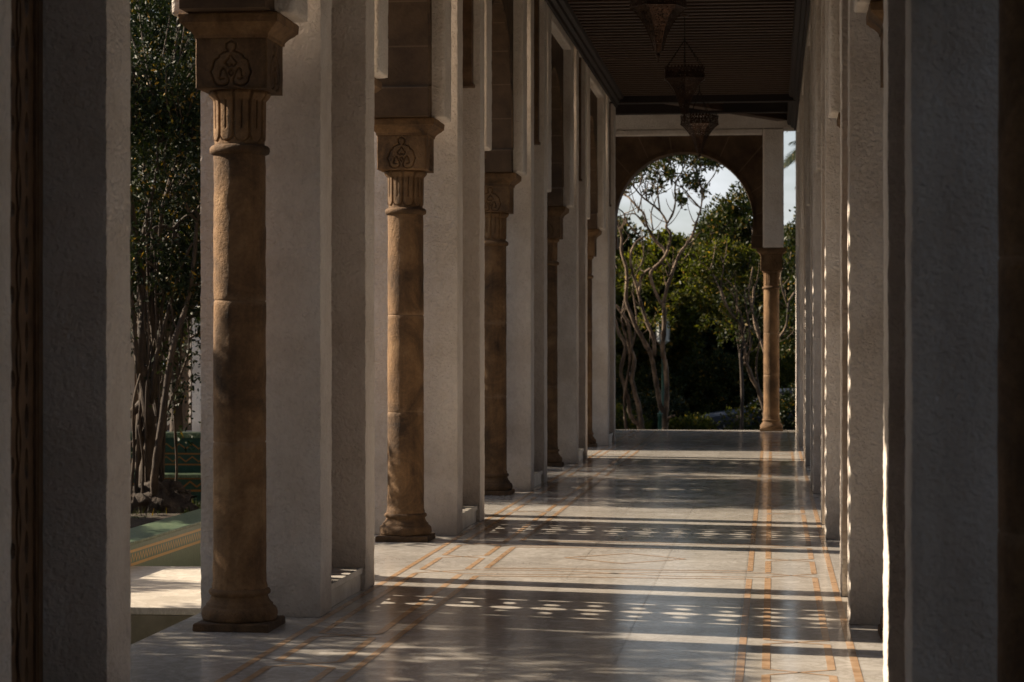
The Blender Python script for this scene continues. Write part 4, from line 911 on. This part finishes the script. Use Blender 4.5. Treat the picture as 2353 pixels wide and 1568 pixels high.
TREES['A'] += [(47, .05, .02, [(-3.05, -.4), (-3.12, .5), (-3.0, 1.4), (-3.18, 2.2), (-3.05, 3.0), (-3.22, 3.7), (-3.1, 4.4)]), (47, .035, .014, [(-3.0, 1.4), (-2.85, 2.1), (-2.92, 2.9), (-2.7, 3.5), (-2.75, 4.1)])]
TREES['C'] += [(48, .04, .018, [(-.2, .2), (-.35, 1.1), (-.28, 1.9), (-.5, 2.6), (-.42, 3.3)]), (48, .03, .012, [(-.92, 2.37), (-1.1, 2.9), (-1.05, 3.4), (-1.3, 3.9)])]
for kk, br in TREES.items():
    Y0 = br[0][0]; t = empty('arch_tree', (0, Y0, 0), 0, hT[kk], 'tree', 'slender trees beyond the far arch')
    m = MB()
    for i, (Y, r0, r1, pts) in enumerate(br):
        q = to3(Y, pts, i + ord(kk), .10 if r0 > .07 else .35)
        if r0 > .065 and pts[0][1] < .3: q = [(q[0][0], q[0][1], -.75)] + q
        kf = .52 if kk == 'B' and r0 > .07 else .66; limb(m, [(x, y_ + (Y - Y0), z) for x, y_, z in q], r0 * kf, r1 * kf, 10, .2)
    rt = random.Random(ord(kk))
    for i, (Y, r0, r1, pts) in enumerate(br):
        for q in range(len(pts) - 1):
            if pts[q][1] < 1.2 or rt.random() < .3: continue
            x, z = pts[q]; dx = rt.uniform(-.35, .35); dz = rt.uniform(.1, .42); yy = (Y - Y0) + rt.uniform(-.2, .2)
            limb(m, [(x, Y - Y0, z), (x + dx * .5, yy, z + dz * .35), (x + dx, yy * 1.2, z + dz), (x + dx * 1.15, yy * 1.3, z + dz * 1.5)], .012, .004, 5)
    if kk == 'B':
        C = []; r = np.random.default_rng(5)
        for x, y_, rad in tufts:
            X, Z = bxy(x, y_); s = rad * .0021; n = int(3 + rad * .20); pz = np.stack([r.normal(X, s * .55, n), r.normal(0, .3, n), r.normal(Z, s * .5, n)], 1); C.append(pz)
            for q in range(3): p = pz[q]; limb(m, [(X, p[1] * .5, Z - s * 1.6), ((X + p[0]) / 2, p[1] * .8, (Z + p[2]) / 2), tuple(p)], .011, .004, 5)
        C = np.concatenate(C); out = np.tile([0, 0, .4], (len(C), 1)) + r.normal(0, .5, (len(C), 3)); cr_ = leaf_mesh('crown', C, out, 5, .13, .023, 3, .045, .1)
        link('crown', cr_, M['leaf'], t)
    if kk == 'C':
        A_, O_ = blob_points([(-1.72, .2, 2.95, .48, .5, .42, 200), (-1.45, .2, 2.62, .26, .4, .2, 60), (-2.1, .1, 2.55, .28, .3, .2, 60), (-1.95, .2, 3.5, .4, .4, .3, 60), (-.9, .3, 3.4, .5, .4, .4, 110), (-.45, .3, 3.35, .35, .4, .5, 90), (-2.5, .4, 2.3, .4, .4, .35, 90), (-1.2, .5, 2.2, .45, .4, .3, 70), (-2.9, .5, 3.1, .35, .4, .5, 80), (-1.2, .5, 3.6, .5, .4, .35, 120)], 8, -.25, 3)
        link('crown', leaf_mesh('crown', A_, O_, 6, .11, .026, 4, .04, -.1), M['leaf_light'], t)
    if kk == 'D':
        A_, O_ = blob_points([(.3, .3, 3.5, .45, .4, .6, 130), (.45, .2, 2.4, .3, .3, .3, 40)], 9, -.25, 3); link('crown', leaf_mesh('crown', A_, O_, 6, .11, .026, 5, .04, -.1), M['leaf'], t)
    if kk == 'A':
        A_, O_ = blob_points([(-3.5, .3, 1.6, .35, .4, .5, 110), (-3.75, .3, 3.9, .5, .5, .9, 160)], 10, -.25, 3); link('crown', leaf_mesh('crown', A_, O_, 6, .11, .026, 6, .04, -.1), M['leaf_light'], t)
    m.build('trunk', M['bark'], t, smooth=True)

def gz(y): return -.42 - min(max((y - 46) / 22, 0), 1) * .85
BG = 'trees behind the far arch'
back = [  # x, y, top z, rx, material, label
    (-.75, 53.5, 5.75, 1.05, 'leaf', 'bushy dark tree rising behind the right half of the far arch', 1.5), (.75, 57.5, 5.35, 1.0, 'leaf', 'leafy tree filling the gap right of the end column', 1.2),
    (-6.6, 60, 4.9, 1.7, 'leaf_light', 'far tree, leftmost of the row behind the arch', 1.6), (-4.6, 63, 5.3, 1.7, 'leaf', 'far tree behind the pair of bare trunks', 1.4), (-3.2, 61, 4.75, 1.4, 'leaf_light', 'sunlit far tree left of the crooked tree top', 1.3),
    (-1.9, 65, 5.6, 1.6, 'leaf_light', 'pale far tree in the middle of the skyline', 1.4), (-.4, 64, 5.2, 1.6, 'leaf_dark', 'dark far tree behind the bushy one', 1.5), (1.4, 66, 5.6, 1.8, 'leaf_dark', 'dark far tree behind the right gap', 1.5), (-8.8, 64, 5.4, 1.9, 'leaf', 'far tree hidden behind the left colonnade', 1.5), (3.6, 66, 5.8, 1.9, 'leaf', 'far tree hidden behind the right colonnade', 1.5)]
for i, (x, y, zt, rx, lm, lab, ry) in enumerate(back):
    g0 = gz(y); h = zt - g0; n = int(1500 * rx * rx)
    tree('background_tree', (x, y, g0), lab, 'tree', BG, plain_stems(h * .85, .05 if i == 0 else .09, 4, rx * .5, 20 + i), [(0, 0, h * .62, rx, ry, h * .30, n), (rx * .25, 0, h * .80, rx * .55, ry * .6, h * .19, n // 3), (-rx * .4, .1, h * .70, rx * .6, ry * .6, h * .2, n // 3)] + ([(0, .2, h * .3, rx * .95, ry * .8, h * .22, n // 2)] if i > 1 else []),
         M[lm], M['bark_dark'], per=7, L=.16 if i > 1 else .12, W=.045 if i > 1 else .03, seed=100 + i, gap=-.28, gs=1.4, twigs=30)
for i, (x, y, zt) in enumerate([(-10.5, 48.5, 6.6), (-10.2, 52.5, 7.4), (-10.4, 57, 7.2), (-10.3, 61.5, 7.6), (-10.5, 66, 7.4)]):  # hidden trees added to shade the lower part of the north garden
    g0 = gz(y); h = zt - g0
    tree('added_shade_tree', (x, y, g0), 'unseen tall tree added to shade the far arch view, ' + ('nearest', 'second', 'third', 'fourth', 'farthest')[i] + ' of five', 'tree', 'hidden trees added to shade the north garden', plain_stems(h * .85, .12, 4, 1.0, 70 + i),
         [(0, 0, h * .62, 1.6, 2.3, h * .34, 3000)], M['leaf'], M['bark_dark'], per=7, L=.2, W=.055, seed=500 + i, gap=-.2, gs=1.1, twigs=20)
hedges = [(-7.5, 68), (-4.9, 68.5), (-2.4, 68), (.2, 68.5), (2.8, 68), (5.4, 68.5)]
for i, (x, y) in enumerate(hedges):
    A_, O_ = blob_points([(0, 0, 1.5, 1.75, .9, 2.0, 1500)], 200 + i, -.6)
    t = empty('tall_hedge', (x, y, gz(y)), 0, ('dark hedge bush far behind the arch, ' + ('leftmost', 'second from the left', 'third from the left', 'third from the right', 'second from the right', 'rightmost')[i]), 'hedge', 'dark hedge bushes closing the garden')
    link('foliage', leaf_mesh('foliage', A_, O_, 7, .2, .07, 300 + i, .1), M['leaf'], t)
    m = MB(); m.tube([(0, 0, -.1), (.05, 0, .8), (0, .05, 1.6)], [.09, .07, .04], 7); m.build('stem', M['bark_dark'], t)
shr = [(-3.55, 49.5, .75, .8, 'leaf_light', 'low bush at the foot of the two leftmost bare trunks'), (-1.95, 53.0, .62, .62, 'leaf_light', 'sunlit low bush right of the crooked tree foot'), (-1.95, 55.4, .45, .6, 'leaf', 'dark low bush in front of the parked car bonnet'),
       (-.2, 54.6, .5, 1.1, 'leaf', 'dark bush hiding the back of the parked car'), (-.95, 56.0, .35, .95, 'leaf_light', 'thin twiggy bush over the parked car wheel'), (.75, 53, .7, 1.3, 'leaf_dark', 'dark bush right of the end column'), (-2.9, 55.5, .9, 1.2, 'leaf_dark', 'dark bush behind the green bollard'), (-4.6, 54, .9, 1.3, 'leaf_dark', 'dark bush at the far left of the arch view'),
       (-1.7, 60.2, 1.1, 2.3, 'leaf', 'broad olive shrub under the trees in the middle of the arch view'), (-.1, 61, 1.2, 2.7, 'leaf_light', 'broad shrub under the bushy tree, left of the end column'), (-3.4, 59.6, 1.0, 2.0, 'leaf', 'olive shrub seen between the bare trunks and the lamp')]
for i, (x, y, rx, h, lm, lab) in enumerate(shr):
    thin = rx < .4
    tree('low_bush', (x, y, gz(y)), lab, 'bush', 'low bushes beyond the far arch', plain_stems(h, .02, 5, rx * .4, 50 + i), [(0, 0, h * .52, rx, rx * .7, h * .5, 130 if thin else int(520 * rx * h * 2))], M[lm], M['bark_dark'], per=7, L=.09, W=.024, seed=400 + i, gap=-.3 if not thin else -.1, gs=3, twigs=14)

# --- palm beyond the right gap
t = empty('palm_tree', (1.75, 59.5, gz(59.5)), 0, 'palm whose frond tips show in the sky gap right of the end arch', 'palm')
hb = 7.15 - gz(59.5); m = MB(); m.tube([(0, 0, -.2), (.05, 0, hb * .5), (0, 0, hb)], [.2, .16, .17], 12); m.build('trunk', M['bark_dark'], t, smooth=True)
def frond(az, el, ln, droop, nm='frond'):
    m = MB(); pts = []; p = np.array([0, 0, hb]); e = el
    for q in range(15): pts.append(p.copy()); p = p + np.array([math.cos(az) * math.cos(e), math.sin(az) * math.cos(e), math.sin(e)]) * ln / 14; e -= droop / 14
    m.tube([tuple(p_) for p_ in pts], [.022 * (1 - q / 16) for q in range(15)], 5)
    side = np.array([-math.sin(az), math.cos(az), 0])
    for q in range(1, 57):
        u = q / 56 * 14; i = min(int(u), 13); b_ = pts[i] * (1 - (u - i)) + pts[min(i + 1, 14)] * (u - i); d = pts[min(i + 1, 14)] - pts[i]; d = d / np.linalg.norm(d)
        L_ = .5 * (math.sin(math.pi * min(q / 56 * .9 + .1, 1)) ** .5) * .9 + .04
        for s in (-1, 1):
            v = (side * s * .72 + d * .62 + np.array([0, 0, -.25 + random.uniform(-.12, .12)])); v = v / np.linalg.norm(v) * L_; w = d * .016
            m.quad(tuple(b_ - w), tuple(b_ + v * .5 - w * 1.2), tuple(b_ + v), tuple(b_ + v * .5 + w * 1.2)); m.quad(tuple(b_ - w), tuple(b_ + v * .5 + w * 1.2), tuple(b_ + v * .5 + w * 1.3), tuple(b_ + w))
    return m.build(nm, M['leaf_dark'], t)
for az, el, ln, dr in [(180, 8, 1.3, .5), (181, -24, 2.2, .05), (188, -46, 1.75, .1), (176, 50, 1.9, 1.6), (160, 40, 2.2, 1.4), (200, 45, 2.2, 1.5), (140, 10, 2.2, 1.1), (220, 5, 2.2, 1.1), (100, 25, 2.2, 1.2), (260, 30, 2.2, 1.2), (60, 20, 2.2, 1.2), (20, 35, 2.2, 1.3), (320, 20, 2.2, 1.2), (0, -5, 2.1, 1.1), (178, -60, 1.8, .4)]: frond(R(az), R(el), ln, dr)

# --- garden lamp, bollard
t = empty('garden_lamp', (-2.45, 50, gz(50)), 0, 'white glazed lantern on a thin green post behind the crooked tree', 'lamp'); g0 = gz(50)
m = MB(); m.lathe([(.07, 0), (.07, .04), (.045, .10), (.045, .5), (.032, .55), (.028, 1.6 - g0 - .06), (.05, 1.6 - g0 - .03), (.035, 1.62 - g0)], 14); m.build('post', M['green_metal'], t, smooth=True)
zb_ = 1.63 - g0
hd = MB(); hd.lathe([(.03, zb_), (.09, zb_ + .05), (.155, zb_ + .09), (.155, zb_ + .115), (.14, zb_ + .12)], 6); hd.lathe([(.165, zb_ + .475), (.172, zb_ + .49), (.165, zb_ + .505), (.09, zb_ + .585), (.05, zb_ + .60), (.03, zb_ + .65), (.0, zb_ + .70)], 6)
for k_ in range(6):
    a = math.pi * k_ / 3; hd.tube([(.145 * math.cos(a), .145 * math.sin(a), zb_ + .11), (.160 * math.cos(a), .160 * math.sin(a), zb_ + .48)], .009, 4)
h_ = hd.build('lantern_head', M['white_metal'], t); gl = MB(); gl.lathe([(.134, zb_ + .115), (.150, zb_ + .476)], 6); gl.build('pane', M['frost'], h_)
t = empty('bollard', (-2.33, 46.3, gz(46.3)), 0, 'short green iron bollard with ball finial just beyond the floor edge', 'bollard'); hh = .27 - gz(46.3)
m = MB(); m.lathe([(.055, 0), (.055, .05), (.042, .08), (.040, hh - .13), (.050, hh - .12), (.050, hh - .105), (.03, hh - .10)], 16); m.build('post', M['green_metal'], t, smooth=True)
m = MB(); m.lathe([(.03, hh - .10), (.058, hh - .085), (.055, hh - .06), (.02, hh - .045), (.022, hh - .035), (.012, hh - .01), (.0, hh)], 16); m.build('finial', M['green_metal'], t, smooth=True)

# --- parked car behind the bushes
car_paint, _, _ = mat('dark_blue_car_paint', (.022, .03, .05), .45); 
glass, _, _ = mat('car_glass', (.02, .025, .03), .05); tyre_m, _, _ = mat('tyre_rubber', (.015, .015, .015), .8); rim_m, _, _ = mat('wheel_cover', (.42, .40, .42), .35, Metallic=.4); lamp_m, _, _ = mat('headlamp_glass', (.6, .6, .58), .1)
YC = 57.6; t = empty('parked_car', (-1.19, YC, gz(YC)), 0, 'dark blue parked car half hidden by bushes, its front wheel showing', 'car')
def loft(rows, name, mt, par, close=True):
    """rows of (x, [(y,z)...]) sections"""
    v = []; f = []; k_ = len(rows[0][1])
    for x, sec in rows: v += [(x, a, b_) for a, b_ in sec]
    for i in range(len(rows) - 1):
        for q in range(k_): f.append((i * k_ + q, i * k_ + (q + 1) % k_, (i + 1) * k_ + (q + 1) % k_, (i + 1) * k_ + q))
    f += [tuple(range(k_ - 1, -1, -1)), tuple(range(len(v) - k_, len(v)))]
    me = bpy.data.meshes.new(name); me.from_pydata(v, [], f); me.update(); o = link(name, me, mt, par); me.polygons.foreach_set('use_smooth', np.ones(len(f), bool)); me.set_sharp_from_angle(angle=R(32)); return o
def sec(w, zl, zh, b=.08): return [(-w + b, zl), (w - b, zl), (w, zl + b), (w, (zl + zh) / 2), (w - .03, zh - b), (w - b - .05, zh), (-w + b + .05, zh), (-w + .03, zh - b), (-w, (zl + zh) / 2), (-w, zl + b)]
body = loft([(-.78, sec(.62, .28, .55)), (-.70, sec(.74, .2, .66)), (-.45, sec(.80, .18, .74)), (.1, sec(.82, .18, .82)), (.55, sec(.83, .18, .88)), (1.6, sec(.83, .18, .90)), (2.6, sec(.83, .18, .92)), (3.15, sec(.80, .2, .92)), (3.3, sec(.72, .28, .84))], 'body', car_paint, t)
loft([(.45, sec(.70, .80, .89, .02)), (.95, sec(.66, .86, 1.25, .06)), (1.3, sec(.64, .86, 1.38, .06)), (2.1, sec(.64, .86, 1.40, .06)), (2.6, sec(.64, .86, 1.32, .06)), (3.05, sec(.68, .84, .95, .03))], 'cabin', car_paint, t)
m = MB()
for s in (-1, 1):
    m.quad((.72, s * .700, .93), (1.55, s * .700, .93), (1.55, s * .655, 1.30), (1.18, s * .655, 1.28)); m.quad((1.62, s * .700, .93), (2.6, s * .700, .93), (2.45, s * .655, 1.27), (1.62, s * .655, 1.30))
m.quad((.60, -.6, .93), (.60, .6, .93), (.98, .55, 1.27), (.98, -.55, 1.27)); m.build('side_window', glass, t)
for x in (0, 2.5):
    for s in (-1, 1):
        m = MB(); m.lathe([(.19, -.09), (.28, -.09), (.305, -.06), (.305, .06), (.28, .09), (.19, .09)], 32); w = m.build('wheel', tyre_m, t, (x, s * .76, .30), smooth=True); w.rotation_euler = (R(90), 0, 0)
        rm = MB(); rm.lathe([(.0, .075), (.045, .085), (.05, .07), (.055, .065), (.15, .070), (.19, .088), (.195, .06)], 32)
        rm.lathe([(.0, -.075), (.045, -.085), (.05, -.07), (.055, -.065), (.15, -.070), (.19, -.088), (.195, -.06)], 32)
        for q in range(7): a = 2 * math.pi * q / 7; rm.tube([(.05 * math.cos(a), .05 * math.sin(a), s * .085), (.18 * math.cos(a), .18 * math.sin(a), s * .092)], .014, 5); rm.tube([(.05 * math.cos(a), .05 * math.sin(a), -s * .085), (.18 * math.cos(a), .18 * math.sin(a), -s * .092)], .014, 5)
        rm.build('rim', rim_m, w)
for s in (-1, 1):
    m = MB(); m.lathe([(.0, -.02), (.07, -.015), (.085, .02), (.0, .03)], 16); hl = m.build('headlight', lamp_m, t, (-.72, s * .58, .55), smooth=True); hl.rotation_euler = (0, R(-80), 0)
